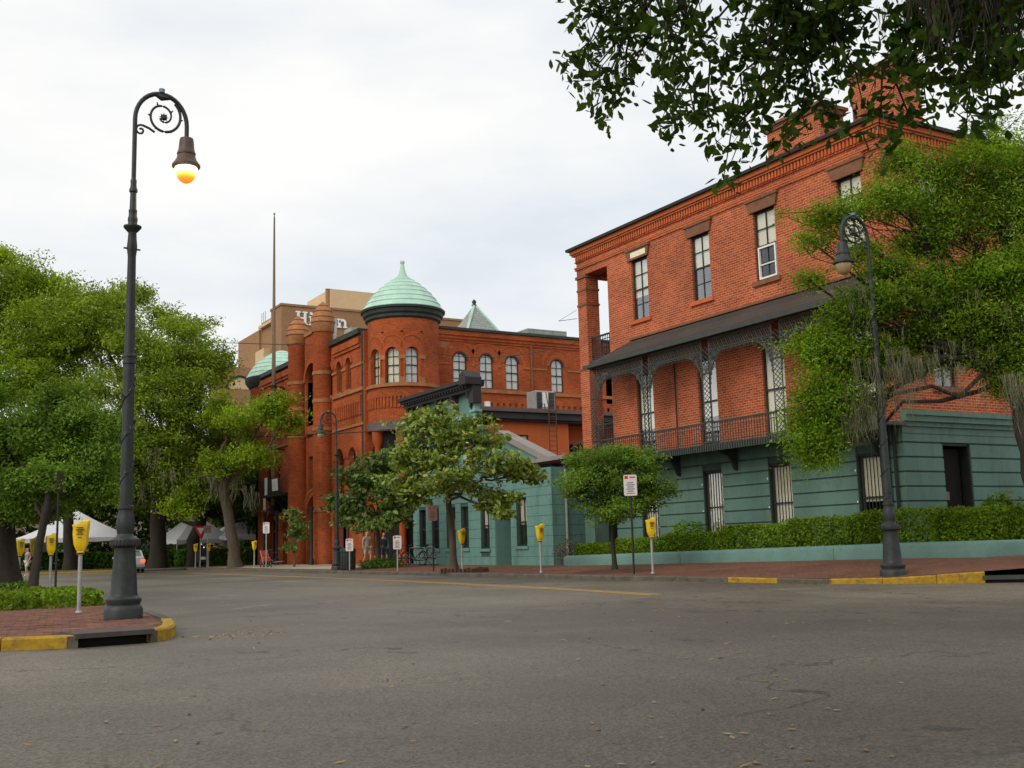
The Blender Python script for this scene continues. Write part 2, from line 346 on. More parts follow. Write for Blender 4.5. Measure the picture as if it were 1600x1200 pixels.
    def build(s, name, mat, parent=None, smooth=False, kind=None, label=None):
        me = bpy.data.meshes.new(name)
        off = getattr(parent, '_off', None)
        base = WORLD0.get(parent.name, (0, 0, 0)) if parent else (0, 0, 0)
        v = s.v if base == (0, 0, 0) else [(p[0]-base[0], p[1]-base[1], p[2]-base[2]) for p in s.v]
        me.from_pydata(v, [], s.f); me.update()
        me.materials.append(MT[mat] if isinstance(mat, str) else mat)
        if smooth:
            me.polygons.foreach_set('use_smooth', [True]*len(me.polygons))
            try: me.set_sharp_from_angle(angle=R(38))
            except Exception: pass
        o = bpy.data.objects.new(name, me); COL.objects.link(o)
        if parent: o.parent = parent; WORLD0[o.name] = base
        if kind: o['kind'] = kind
        if label: o['label'] = label
        return o
WORLD0 = {}
def tag(o, label, cat, group=None):
    o['label'] = label; o['category'] = cat
    if group: o['group'] = group
    return o
def thing(name, loc, label, cat, group=None, local=False):
    o = bpy.data.objects.new(name, None); COL.objects.link(o); o.location = loc; o.empty_display_size = .2
    tag(o, label, cat, group); WORLD0[o.name] = (0, 0, 0) if local else tuple(loc); return o
def copy_tree(o, parent=None):
    c = o.copy(); COL.objects.link(c); c.parent = parent
    for ch in list(o.children): copy_tree(ch, c)
    return c
def place(o, loc, rz=0, scale=1, label=None, group=None, rx=0, ry=0):
    o.location = loc; o.rotation_euler = (rx, ry, rz); o.scale = (scale,)*3
    if label: o['label'] = label
    if group: o['group'] = group
    return o
def struct(o): o['kind'] = 'structure'; return o
# --- windows -------------------------------------------------------
def sash_window(root, M, u0, u1, w0, w1, depth=.10, t=.055, cols=2, rows=(2, 2), shade=1.0, shademat='cream', fmat='frame', glass=True, nseg=1, tu=None, backing=True):
    tu = tu or t
    b = MB()
    b.mbox(M, u0, u0+tu, w0, w1, -depth-.06, -depth, nseg); b.mbox(M, u1-tu, u1, w0, w1, -depth-.06, -depth, nseg)
    b.mbox(M, u0+tu, u1-tu, w0, w0+t, -depth-.06, -depth, nseg); b.mbox(M, u0+tu, u1-tu, w1-t, w1, -depth-.06, -depth, nseg)
    mid = (w0+w1)/2
    b.mbox(M, u0+tu, u1-tu, mid-t*.55, mid+t*.55, -depth-.06, -depth+.01, nseg)
    win = b.build('window', fmat, root)
    g = MB(); k = tu*.32; kz = t*.32
    for i in range(1, cols):
        uc = u0+(u1-u0)*i/cols; g.mbox(M, uc-k, uc+k, w0+t, mid-t*.55, -depth-.045, -depth-.006); g.mbox(M, uc-k, uc+k, mid+t*.55, w1-t, -depth-.045, -depth-.006)
    for (a, c, n) in ((w0+t, mid-t*.55, rows[1]), (mid+t*.55, w1-t, rows[0])):
        for i in range(1, n):
            wc = a+(c-a)*i/n; g.mbox(M, u0+tu, u1-tu, wc-kz, wc+kz, -depth-.043, -depth-.008, nseg)
    if g.v: g.build('glazing_bar', fmat, win, kind='stuff')
    if glass:
        for (a, c) in ((w0+t, mid-t*.55), (mid+t*.55, w1-t)):
            MB().mbox(M, u0+tu, u1-tu, a, c, -depth-.034, -depth-.028, nseg).build('pane', 'glass', win)
    if shade > 0:
        MB().mbox(M, u0+tu*.6, u1-tu*.6, w1-(w1-w0)*shade, w1-.01, -depth-.075, -depth-.065, nseg).build('shade', shademat, win)
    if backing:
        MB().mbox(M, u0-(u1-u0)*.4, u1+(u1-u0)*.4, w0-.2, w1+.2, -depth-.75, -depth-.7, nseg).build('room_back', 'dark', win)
    return win
# --- foliage -------------------------------------------------------
def rs(seed): return np.random.RandomState(seed)
def unit(a): return a/np.maximum(np.linalg.norm(a, axis=1, keepdims=True), 1e-9)
def leaf_object(name, cen, L, W, mat, parent, g, up=.5, fine=False, droop=0.0, out=None, kind=None, kv=.35):
    n = len(cen); base = np.array(WORLD0.get(parent.name, (0, 0, 0))) if parent else np.zeros(3)
    cen = np.asarray(cen)-base
    nor = unit(g.normal(size=(n, 3))+np.array([0, 0, up*2.0])+(out*.8 if out is not None else 0))
    d = g.normal(size=(n, 3)); d[:, 2] -= droop; d = unit(d-nor*np.sum(d*nor, axis=1, keepdims=True)); sd = np.cross(nor, d)
    k = (1-kv+2*kv*g.rand(n, 1)); l = L*k; w = W*k
    if not fine:
        q = np.stack([cen-d*l*.5, cen+sd*w*.5-nor*w*.12+d*l*.05, cen+d*l*.5-nor*l*.10, cen-sd*w*.5-nor*w*.12+d*l*.05], axis=1).reshape(-1, 3)
        nf = n; per = 4; faces = np.arange(n*4).reshape(n, 4)
    else:
        b = cen-d*l*.5; m1 = cen-d*l*.12+nor*w*.05; m2 = cen+d*l*.22; tip = cen+d*l*.5-nor*l*.12
        q = np.stack([b, cen-d*l*.15+sd*w*.42-nor*w*.10, cen+d*l*.2+sd*w*.5-nor*w*.14, tip, cen+d*l*.2-sd*w*.5-nor*w*.14, cen-d*l*.15-sd*w*.42-nor*w*.10, m1, m2+nor*w*.02], axis=1).reshape(-1, 3)
        pat = np.array([[0, 1, 6, 0], [1, 2, 7, 6], [2, 3, 7, 2], [3, 4, 7, 3], [4, 5, 6, 7], [5, 0, 6, 5]])
        tri = []
        me_f = []
        quads = np.array([[1, 2, 7, 6], [4, 5, 6, 7]]); tris = np.array([[0, 1, 6], [2, 3, 7], [3, 4, 7], [5, 0, 6]])
        o = (np.arange(n)*8)[:, None, None]
        fq = (quads[None]+o).reshape(-1, 4); ft = (tris[None]+o).reshape(-1, 3)
        me = bpy.data.meshes.new(name); me.vertices.add(len(q)); me.vertices.foreach_set('co', q.astype(np.float32).ravel())
        idx = np.concatenate([fq.ravel(), ft.ravel()]); tot = np.concatenate([np.full(len(fq), 4), np.full(len(ft), 3)]); st = np.concatenate([[0], np.cumsum(tot)[:-1]])
        me.loops.add(len(idx)); me.loops.foreach_set('vertex_index', idx.astype(np.int32)); me.polygons.add(len(tot))
        me.polygons.foreach_set('loop_start', st.astype(np.int32)); me.polygons.foreach_set('loop_total', tot.astype(np.int32)); me.update(calc_edges=True)
        faces = None
    if faces is not None:
        me = bpy.data.meshes.new(name); me.vertices.add(len(q)); me.vertices.foreach_set('co', q.astype(np.float32).ravel())
        me.loops.add(n*4); me.loops.foreach_set('vertex_index', faces.astype(np.int32).ravel()); me.polygons.add(n)
        me.polygons.foreach_set('loop_start', (np.arange(n)*4).astype(np.int32)); me.polygons.foreach_set('loop_total', np.full(n, 4, np.int32)); me.update(calc_edges=True)
    me.materials.append(MT[mat]); o = bpy.data.objects.new(name, me); COL.objects.link(o)
    if parent: o.parent = parent; WORLD0[o.name] = tuple(base)
    o['kind'] = kind or 'stuff'
    return o
def strands(mb, p, n, length, spread, g, w=.02, sway=.13):
    for i in range(n):
        a = g.rand()*6.283; r = spread*math.sqrt(g.rand()); x = p[0]+r*math.cos(a); y = p[1]+r*math.sin(a); z = p[2]+g.normal()*.04
        L = length*(.35+.65*g.rand())*(1-.5*r/max(spread, 1e-6)); m = 5; dx = math.cos(a)*w; dy = math.sin(a)*w
        vs = []; ph = g.rand()*6; ww = .6+.8*g.rand()
        for k in range(m+1):
            t = k/m; sx = sway*math.sin(ph+t*4)*t*L; sy = sway*math.cos(ph*1.7+t*5)*t*L; h = (1-t)**.6*ww*(.75+.5*math.sin(k*2.1+ph)) if k < m else .06
            vs += [(x+sx-dx*h, y+sy-dy*h, z-L*t), (x+sx+dx*h, y+sy+dy*h, z-L*t)]
        mb.add(vs, [(2*k, 2*k+1, 2*k+3, 2*k+2) for k in range(m)])
def wiggle(a, b, g, amp, n=5, sag=0):
    a = Vector(a); b = Vector(b); L = (b-a).length; out = []
    for k in range(n+1):
        t = k/n; e = math.sin(math.pi*t)
        out.append(a.lerp(b, t)+Vector((g.normal()*amp*L*e, g.normal()*amp*L*e, g.normal()*amp*L*e*.6+sag*L*e)))
    return out
def tree(name, label, trunk, lobes, leaf, seed, mat='leaf_oak', bark='bark', group=None, per=42, clr=.42, dens=1.0, moss=(), fine=False, up=.5, shell=.55, twigs=.4, sig=.27, loose=.28, limb_r=.3, mossmat='moss', droop=0, strand_w=.02):
    """trunk: list of (x,y,z,r); lobes: list of (centre, (rx,ry,rz), clusters); leaf: (L,W)"""
    g = rs(seed); t0 = trunk[0]
    root = thing(name, (t0[0], t0[1], t0[2]), label, 'tree', group)
    mb = MB(); pts = []; rad = []
    for i in range(len(trunk)-1):
        a = Vector(trunk[i][:3]); b = Vector(trunk[i+1][:3]); m = 4
        for k in range(m):
            t = k/m; p = a.lerp(b, t)+Vector((g.normal(), g.normal(), 0))*trunk[i][3]*.10*(1 if i+k else 0); pts.append(p); rad.append(trunk[i][3]*(1-t)+trunk[i+1][3]*t)
    pts.append(Vector(trunk[-1][:3])); rad.append(trunk[-1][3]); rad[0] *= 1.45; rad[1] *= 1.1
    mb.tube(pts, rad, 10); mb.build('trunk', bark, root, smooth=True)
    br = MB(); cens = []; outs = []; hang = []
    top = pts[-1]; fork = pts[max(0, int(len(pts)*.72))]
    for (c, rad3, ncl) in lobes:
        c = Vector(c); ncl = max(3, int(ncl*dens)); st = top if g.rand() < .6 else fork
        path = wiggle(st, c, g, .07, 6); r0 = trunk[-1][3]*limb_r*1.6
        br.tube(path, [r0*(1-.8*k/6)+.012 for k in range(7)], 6)
        d = g.normal(size=(ncl, 3)); d = unit(d); rr = (shell+(1-shell)*g.rand(ncl, 1)**.6)*np.where(g.rand(ncl, 1) < .2, g.rand(ncl, 1), 1)
        rr *= 1+.10*np.clip(g.normal(size=(ncl, 1)), -2, 2)
        nb = max(3, ncl//11); sbc = unit(g.normal(size=(nb, 3)))*(.55+.5*g.rand(nb, 1))*np.where(g.rand(nb, 1) < .25, .5, 1)
        wh = g.randint(0, nb, ncl); dd_ = sbc[wh]+g.normal(size=(ncl, 3))*np.array([sig, sig, sig*.62])
        mixm = g.rand(ncl, 1) < loose; dd_ = np.where(mixm, d*rr, dd_)
        P = np.array(c)+dd_*np.array(rad3); d = unit(dd_+1e-6)
        for j in range(ncl):
            if g.rand() < twigs:
                q = path[4] if g.rand() < .4 else path[6]
                br.tube(wiggle(q, P[j], g, .08, 3, .04), [.03*min(1, r0*8), .02*min(1, r0*8), .012, .006], 4, cap=False)
        cens.append(P); outs.append(d)
    br.build('branches', bark, root, smooth=True, kind='stuff')
    C = np.concatenate(cens); O = np.concatenate(outs); n = len(C)
    sz = .6+.8*g.rand(n)
    idx = np.repeat(np.arange(n), np.maximum(3, (per*sz).astype(int)))
    off = np.clip(g.normal(size=(len(idx), 3)), -1.7, 1.7)*np.array([1, 1, .6])*clr*sz[idx][:, None]*.62
    leaf_object('crown', C[idx]+off, leaf[0], leaf[1], mat, root, g, up=up, fine=fine, out=O[idx], droop=droop)
    if moss:
        ms = MB()
        for (p, n_, L_, sp) in moss: strands(ms, p, n_, L_, sp, g, w=strand_w)
        ms.build('hanging_moss', mossmat, root, kind='stuff')
    return root
def bush(name, label, c, rad, n, leaf, mat, seed, cat='bush', group=None, boxy=False, up=.35, stems=True):
    g = rs(seed); root = thing(name, (c[0], c[1], c[2]-rad[2]), label, cat, group)
    if boxy:
        P = g.rand(n, 3)*2-1
        ax = g.randint(0, 3, n); far = g.rand(n) < .72
        s = np.sign(P[np.arange(n), ax]); P[np.arange(n)[far], ax[far]] = s[far]*(1-.12*g.rand(far.sum()))
        P *= 1-.10*np.sum(np.abs(P)**6, axis=1, keepdims=True)/3
        bulge = .12*np.sin(P[:, :1]*7+seed)+.07*np.sin(P[:, 1:2]*11+P[:, :1]*17)
        P = P*(1+bulge*np.array([[.15, .6, .8]]))
    else:
        P = unit(g.normal(size=(n, 3)))*(.5+.5*g.rand(n, 1)**.5)*(1+.22*g.normal(size=(n, 1))*.5)
    out = unit(P+1e-6); C = np.array(c)+P*np.array(rad)
    if stems:
        s = MB()
        for k in range(10):
            a = g.rand(3)*2-1; s.tube([(c[0]+a[0]*rad[0]*.6, c[1]+a[1]*rad[1]*.6, c[2]-rad[2]), (c[0]+a[0]*rad[0]*.75, c[1]+a[1]*rad[1]*.75, c[2]+rad[2]*.5*g.rand())], .012, 4)
        s.build('stem', 'bark', root, kind='stuff')
    leaf_object('foliage', C, leaf[0], leaf[1], mat, root, g, up=up, out=out)
    return root
# ------------------------------------------------------------------ the setting: ground, road, pavements
from mathutils.geometry import delaunay_2d_cdt
def sheet(name, poly, z, mat, step=None, zf=None, jitter=0):
    pts = [Vector(p) for p in poly]; n = len(pts); edges = [(i, (i+1) % n) for i in range(n)]
    if step:
        xs = [p.x for p in pts]; ys = [p.y for p in pts]
        X = np.arange(max(min(xs), -30)+step/2, min(max(xs), 60), step); Y = np.arange(max(min(ys), -10)+step/2, min(max(ys), 90), step)
        def inside(x, y):
            c = False; j = n-1
            for i in range(n):
                if (pts[i].y > y) != (pts[j].y > y) and x < (pts[j].x-pts[i].x)*(y-pts[i].y)/(pts[j].y-pts[i].y)+pts[i].x: c = not c
                j = i
            return c
        ip = [Vector((x, y)) for x in X for y in Y if inside(x, y)]
    else: ip = []
    v, e_, f, *_ = delaunay_2d_cdt(pts+ip, edges, [list(range(n))], 1, 1e-4)
    m = MB(); m.add([(p.x, p.y, zf(p.x, p.y) if zf else z) for p in v], [tuple(q) for q in f])
    return struct(m.build(name, mat))
struct(MB().add([(-900, -500, -.03), (900, -500, -.03), (900, 1100, -.03), (-900, 1100, -.03)], [(0, 1, 2, 3)]).build('ground', 'park'))
def road_z(x, y):                                   # faint crown and undulation
    return .0
sheet('road', [(-120, -60), (120, -60), (120, 12.9), (24, 13.1), (18.9, 18), (18.4, 30), (18.4, 74), (-120, 74)], 0, 'asphalt')
# left corner pavement
Lp = [(-14, 15.65), (-11, 15.55), (-8, 15.45), (-5.5, 15.32), (-3.2, 15.15), (-1.2, 14.98), (.3, 14.83), (1.44, 14.66), (2.26, 14.32), (3.14, 14.40), (3.42, 14.72), (3.62, 15.2), (3.8, 15.9), (3.97, 16.8), (4.15, 18.4), (4.3, 20.4), (4.4, 22.6), (4.45, 25), (4.5, 28), (4.5, 31), (4.5, 34), (4.5, 37), (4.5, 40), (4.5, 43), (4.4, 45.5), (3.6, 47.6), (1.8, 48.8), (-2, 49)]
def inset(path, d):
    P = [Vector(p) for p in path]; out = []
    for i, p in enumerate(P):
        t = (P[min(i+1, len(P)-1)]-P[max(i-1, 0)]).normalized(); out.append(p+Vector((-t.y, t.x))*d)
    return out
Li = inset(Lp, .17)
sheet('pavement_left', [(p.x, p.y) for p in Li]+[(-14, 49), ], .15-.012, 'sand')
def stones(path, inn, cols, zt, parent_name, skip=()):
    root = bpy.data.objects.new(parent_name, None); COL.objects.link(root); root['kind'] = 'structure'; WORLD0[root.name] = (0, 0, 0)
    g = rs(5)
    for i in range(len(path)-1):
        if i in skip: continue
        a, b = Vector(path[i]), Vector(path[i+1]); c, d = inn[i+1], inn[i]
        za, zb = zt(a), zt(b); t = (b-a).normalized()*.006; za += g.normal()*.003; zb += g.normal()*.003
        a2, b2, c2, d2 = a+t, b-t, c-t, d+t; bv = .025; ai = a2+(d2-a2)*.16; bi = b2+(c2-b2)*.16
        V = [(a2.x, a2.y, -.06), (b2.x, b2.y, -.06), (b2.x, b2.y, zb-bv), (a2.x, a2.y, za-bv), (ai.x, ai.y, za), (bi.x, bi.y, zb), (c2.x, c2.y, zb), (d2.x, d2.y, za), (d2.x, d2.y, -.06), (c2.x, c2.y, -.06)]
        MB().add(V, [(0, 1, 2, 3), (3, 2, 5, 4), (4, 5, 6, 7), (7, 6, 9, 8), (0, 3, 4, 7, 8), (1, 9, 6, 5, 2)]).build('kerb_stone', cols(i), root)
    return root
stones(Lp, Li, lambda i: 'yellow' if i < 13 else 'kerb', lambda p: .155, 'kerb_left', skip=(8,))
# storm drain inlet at the left corner
sd = thing('storm_drain', (2.7, 14.4, 0), 'dark concrete storm drain inlet set in the yellow corner kerb', 'drain')
MB().poly([(2.22, 14.27, .112), (3.17, 14.35, .112), (3.27, 14.95, .112), (2.15, 15.0, .112)], (0, 0, .058)).build('cover_slab', M_plain('dark cast slab', (.075, .06, .055), .7, .2), sd)
MB().poly([(2.27, 14.44, .0), (3.13, 14.52, .0), (3.13, 14.58, .0), (2.27, 14.5, .0)], (0, 0, .111)).build('throat', 'dark', sd)
MB().poly([(2.14, 14.36, -.02), (2.26, 14.31, -.02), (2.27, 14.52, -.02), (2.14, 14.6, -.02)], (0, 0, .16)).build('side_block', 'kerb', sd)
MB().poly([(3.13, 14.38, -.02), (3.24, 14.5, -.02), (3.2, 14.75, -.02), (3.1, 14.7, -.02)], (0, 0, .16)).build('side_block', 'kerb', sd)
MB().add([(2.3, 14.30, .005), (3.1, 14.37, .005), (3.1, 14.5, .004), (2.3, 14.44, .004)], [(0, 1, 2, 3)]).build('gutter_strip', M_plain('dark gutter', (.02, .018, .016), .6), sd)  # near-black strip on the inlet floor
# bricks of the left pavement: nearest 300 as pieces, the rest joined
def in_left(x, y):
    pts = [(p.x, p.y) for p in Li]+[(-14, 49)]; c = False; j = len(pts)-1
    for i in range(len(pts)):
        if (pts[i][1] > y) != (pts[j][1] > y) and x < (pts[j][0]-pts[i][0])*(y-pts[i][1])/(pts[j][1]-pts[i][1])+pts[i][0]: c = not c
        j = i
    return c
pl = bpy.data.objects['pavement_left']; g = rs(11); bl = []
ang = R(-8); ca, sa = math.cos(ang), math.sin(ang)
for r in range(-10, 190):
    for k in range(-40, 40):
        x0 = k*.212+(r % 2)*.106; y0 = 13+r*.108
        x = x0*ca-(y0-14)*sa; y = 14+x0*sa+(y0-14)*ca
        if -4 < x < 4.4 and 14.3 < y < 30 and all(in_left(x+dx, y+dy) for dx in (-.1, .1) for dy in (-.06, .06)) and not (2.05 < x < 3.35 and y < 15.1) and x > (y-15)*.05-3.9: bl.append((x, y))
bl.sort(key=lambda p: p[0]**2+p[1]**2)
bm_ = MB().bbox(-.102, .102, -.05, .05, -.04, 0, .007); br0 = bm_.build('brick', 'pave', pl); first = True
hues = [MT['pave']]+[M_plain('paving brick %d' % i, c, .85, .3, 1.3, dirt=((.10, .065, .05), .6)) for i, c in enumerate(((.22, .09, .05), (.14, .06, .045), (.17, .085, .06)))]
meshes = [br0.data]
for h in hues[1:]:
    q = br0.data.copy(); q.materials[0] = h; meshes.append(q)
for i, (x, y) in enumerate(bl[:300]):
    o = br0 if i == 0 else br0.copy()
    if i: COL.objects.link(o); o.data = meshes[g.randint(4)]
    o.location = (x, y, .15+g.normal()*.0035); o.rotation_euler = (g.normal()*.012, g.normal()*.012, ang+g.normal()*.012)
for h in range(4):
    m = MB()
    for i, (x, y) in enumerate(bl[300:]):
        if (i*7919+h*31) % 4 != h and False: continue
        if int(abs(math.sin(x*57.3+y*91.7))*1e4) % 4 != h: continue
        z = .15+g.normal()*.0035; c2, s2 = ca, sa; P = []
        for (dx, dy, dz) in ((-.102, -.05, -.01), (.102, -.05, -.01), (.102, .05, -.01), (-.102, .05, -.01), (-.096, -.044, 0), (.096, -.044, 0), (.096, .044, 0), (-.096, .044, 0)):
            P.append((x+dx*c2-dy*s2, y+dx*s2+dy*c2, z+dz+dx*0))
        m.add(P, [(4, 5, 6, 7), (0, 1, 5, 4), (1, 2, 6, 5), (2, 3, 7, 6), (3, 0, 4, 7)])
    m.build('brick_field', hues[h], pl, kind='stuff')
# right pavement
def walk_z(x, y):
    k = max(0, min(1, (x-18.9)/4.6)); dip = .05*math.exp(-((y-17.2)/2.2)**2)*(1-k)
    return .125-dip+k*max(.05, min(.36, .085+(36-y)*.016))
Rp = [(18.3, 74)]+[(18.3+.004*(60-y), y) for y in (70.5, 67, 63.5, 60, 56.5, 53, 49.5, 46, 43, 40, 37.2, 34.6, 32, 29.5, 27, 25)]+[(18.6, 23), (18.67, 21.2), (18.8, 19.6), (19.05, 18.2), (19.45, 17), (20, 16), (20.55, 15.2), (21.25, 14.4), (22.2, 13.7), (23.6, 13.2), (26, 13), (30, 12.95), (36, 12.95), (60, 12.95)]
Rp = Rp[::-1]                                        # walk so that the inside lies to the left
Ri = [Vector(p)-(q-Vector(p)) for p, q in zip(Rp, inset(Rp, .17))]
sheet('pavement_right', [(p.x, p.y) for p in Ri]+[(60, 74)], .15, 'walk', 1.6, lambda x, y: walk_z(x, y)-.004)
def rcol(i):
    y = Rp[i][1]
    return 'yellow' if (15.1 < y < 17.5 or 19.5 < y < 19.7) and Rp[i][0] < 20.8 else 'kerb'
_ri = [i for i in range(len(Rp)-1) if Rp[i] == (21.25, 14.4)]
stones(Rp, Ri, rcol, lambda p: walk_z(p.x, p.y)+.004, 'kerb_right', skip=_ri)
rd = thing('storm_drain', (20.9, 14.8, 0), 'dark storm drain inlet in kerb at the far right edge', 'drain')
MB().poly([(21.3, 14.35, .07), (20.5, 15.22, .07), (20.8, 15.55, .07), (21.65, 14.6, .07)], (0, 0, .085)).build('cover_slab', 'iron', rd)
MB().poly([(21.3, 14.42, 0), (20.58, 15.24, 0), (20.66, 15.34, 0), (21.4, 14.5, 0)], (0, 0, .069)).build('throat', 'dark', rd)
# pale concrete forecourt by the hall and the park across the end of the street
sheet('path', [(19.4, 50.5), (24.6, 54.6), (24.6, 74), (19.2, 74)], .2, 'concrete', None, lambda x, y: walk_z(x, y)+.004)
sheet('park_ground', [(-60, 74.1), (60, 74.1), (60, 140), (-60, 140)], .12, 'park')
Pp = [(x, 74.0) for x in (-30, -24, -18, -12, -6, 0, 4, 8, 12, 15, 18.2)]
stones(Pp, [Vector((p[0], p[1]+.17)) for p in Pp], lambda i: 'yellow' if i in (7, 8) else 'kerb', lambda p: .13, 'kerb_park')
sheet('park_path', [(-60, 74.2), (24, 74.2), (24, 77), (-60, 77)], .124, M_plain('park path', (.20, .15, .10), .9, .2))
# painted lines
def strip(name, pts, w, z, mat):
    P = [Vector(p) for p in pts]; vs = []
    for i, p in enumerate(P):
        t = (P[min(i+1, len(P)-1)]-P[max(i-1, 0)]).normalized(); nn = Vector((-t.y, t.x))*w/2; vs += [(p.x+nn.x, p.y+nn.y, z), (p.x-nn.x, p.y-nn.y, z)]
    return struct(MB().add(vs, [(2*i, 2*i+1, 2*i+3, 2*i+2) for i in range(len(P)-1)]).build(name, mat))
yl = [(13.72, 17.9), (14.1, 20.8), (14.45, 24.1), (14.78, 29), (15.05, 33.3), (15.3, 40), (15.4, 50), (15.4, 62)]
strip('road_line_yellow', yl, .11, .004, 'line'); strip('road_line_yellow', [(x+.24, y) for x, y in yl], .11, .004, 'line')
strip('road_line_white', [(6.1, 21.2), (7.3, 22.3)], .1, .004, 'wline'); strip('road_line_white', [(4.9, 27.2), (4.95, 30.5)], .1, .004, 'wline')
# ------------------------------------------------------------------ three-storey brick building on the right
A = FX(25.9); E_ = FY(21.5)
bb = thing('brick_building', (25.9, 30, .2), 'three-storey red brick building with green ground floor and iron-lace veranda', 'building')
WY = [(33.1, 34.15), (29.42, 30.45), (26.05, 27.1), (22.3, 23.3)]
h3 = [(a, b, 9.75, 12.2) for a, b in WY]; h2 = [(a, b, 4.45, 7.55) for a, b in WY]; h1 = [(a, b, .95, 3.52) for a, b in WY]
w = MB().wall(A, 21.5, 35.8, 4.2, 13.0, h3+h2, .4); w.build('wall', 'brick', bb)
e2 = [(27.55, 28.6, 5.45, 7.9), (31.5, 32.55, 5.45, 7.9), (35.5, 36.5, 5.45, 7.9)]; e3 = [(27.55, 28.6, 9.75, 12.2), (31.5, 32.55, 9.75, 12.2), (35.5, 36.5, 9.75, 12.2)]
MB().wall(E_, 26.3, 41, 4.66, 13.0, e2+e3, .4).build('wall', 'brick', bb)
MB().box(26.3, 41, 35.4, 35.8, .2, 13.0).build('wall', 'brick', bb); MB().box(40.6, 41, 21.9, 35.4, .2, 13.0).build('wall', 'brick', bb)
# ground storey: joint backing plus raised painted courses
MB().wall(FX(25.935), 21.54, 35.8, .2, 4.2, h1, .36).build('ground_wall', 'groove', bb)
door = (27.62, 28.9, .2, 3.75)
MB().wall(FY(21.535), 26.3, 41, .2, 4.0, [door], .36).build('ground_wall', 'groove', bb)
zs = [.22, .72, 1.15, 1.58, 2.01, 2.44, 2.87, 3.30, 3.73, 4.2]
def courses(M, u0, u1, holes, proud):
    for i in range(len(zs)-1):
        a, b = zs[i]+.014, zs[i+1]-.014; cut = [h for h in holes if h[2] < b-.1 and h[3] > a+.1]; x = u0
        for h in sorted(cut)+[(u1, u1)]:
            if h[0]-x > .05:
                m = MB(); p = proud; c = .02
                V = [M(x, a, 0), M(h[0], a, 0), M(h[0], b, 0), M(x, b, 0), M(x, a+c, p), M(h[0], a+c, p), M(h[0], b-c, p), M(x, b-c, p)]
                m.add(V, [(4, 5, 6, 7), (0, 1, 5, 4), (2, 3, 7, 6), (1, 2, 6, 5), (3, 0, 4, 7)]); m.build('wall_course', 'green', bb)
            x = h[1]
courses(FX(25.934), 21.5, 35.8, h1, .04)
courses(FY(21.534), 25.93, 41, [door], .04)
for M, u0, u1, hs in ((FX(25.934), 0, 0, h1), (FY(21.534), 0, 0, [door])):
    for h in hs:
        m = MB(); m.mbox(M, h[0]-.0, h[0]+.05, h[2], h[3], -.34, -.03); m.mbox(M, h[1]-.05, h[1], h[2], h[3], -.34, -.03); m.mbox(M, h[0]+.05, h[1]-.05, h[3]-.08, h[3], -.34, -.03); m.build('opening_trim', 'black', bb)
# cornice of the ground storey on the end wall and its return
c = MB()
for z0, z1, p in ((4.0, 4.2, .03), (4.2, 4.34, .10), (4.34, 4.52, .2), (4.52, 4.66, .27)): c.box(25.9-p if z0 < 4.3 else 25.9-.02, 41, 21.5-p, 21.5, z0, z1-.002)
c.build('string_course', 'green', bb)
# windows
LT = {}
for i, (a, b) in enumerate(WY):
    sash_window(bb, A, a, b, 9.75, 12.2, shade=(.62, .5, .52, .9)[i])
    sash_window(bb, A, a, b, 4.45, 7.55, shade=(.7, .68, 1.0, .8)[i], rows=(1, 1), cols=1 if i == 2 else 2)
    m = MB(); m.mbox(A, a-.14, b+.14, 9.6, 9.75, -.1, .09); m.build('sill', 'stucco' if i < 2 else 'brown', bb)
    m = MB(); p = .09
    V = [A(a-.12, 12.2, -.1), A(b+.12, 12.2, -.1), A(b+.22, 12.58, -.1), A(a-.22, 12.58, -.1), A(a-.12, 12.2, p), A(b+.12, 12.2, p), A(b+.22, 12.58, p), A(a-.22, 12.58, p)]
    m.add(V, [(4, 5, 6, 7), (0, 1, 5, 4), (2, 3, 7, 6), (1, 2, 6, 5), (3, 0, 4, 7)]); m.mbox(A, a-.26, b+.26, 12.58, 12.66, -.1, .13)
    lo = m.build('lintel', 'brown', bb)
    if i == 0: MB().mbox(A, a-.02, b-.1, 12.28, 12.5, .091, .097).build('patch', 'cream', lo, label='pale repair patch on the lintel')
    m = MB(); m.mbox(A, a-.1, b+.1, 7.55, 7.8, -.1, .03); m.build('lintel', 'brown', bb)
    # barred ground-floor window: cream blind behind vertical iron bars
    win = sash_window(bb, FX(25.96), a+.05, b-.05, .95, 3.44, shade=1.0 if i < 3 else .55, rows=(1, 1), cols=1, depth=.07, t=.045)
    for k in range(6):
        uc = a+.17+(b-a-.34)*k/5; MB().mbox(FX(25.96), uc-.011, uc+.011, 1.0, 3.40, -.06, -.035).build('bar', 'frame', win)
    for k in range(3): MB().mbox(A, b+.015, b+.05, 1.1+k*.95, 1.16+k*.95, .008, .03).build('shutter_hook', 'white', bb)
# one sash of the third window swung open
m = MB(); m.mbox(A, 26.1, 27.05, 9.8, 10.92, -.05, -.01); MB().mbox(A, 26.16, 26.22, 9.82, 10.95, -.13, -.05).mbox(A, 26.95, 27.0, 9.82, 10.95, -.13, -.05).mbox(A, 26.22, 26.95, 9.82, 9.88, -.13, -.05).mbox(A, 26.22, 26.95, 10.3, 10.34, -.13, -.06).mbox(A, 26.22, 26.95, 10.89, 10.95, -.13, -.05).build('storm_sash', 'white', bb)
for h in e2+e3:
    sash_window(bb, E_, h[0], h[1], h[2], h[3], shade=.7); MB().mbox(E_, h[0]-.14, h[1]+.14, h[2]-.16, h[2], -.1, .1).build('sill', 'brown', bb)
    MB().mbox(E_, h[0]-.16, h[1]+.16, h[3], h[3]+.38, -.1, .09).build('lintel', 'brown', bb)
dd = MB().mbox(E_, 27.72, 28.8, .25, 3.6, -.42, -.36).build('door', 'dark', bb)
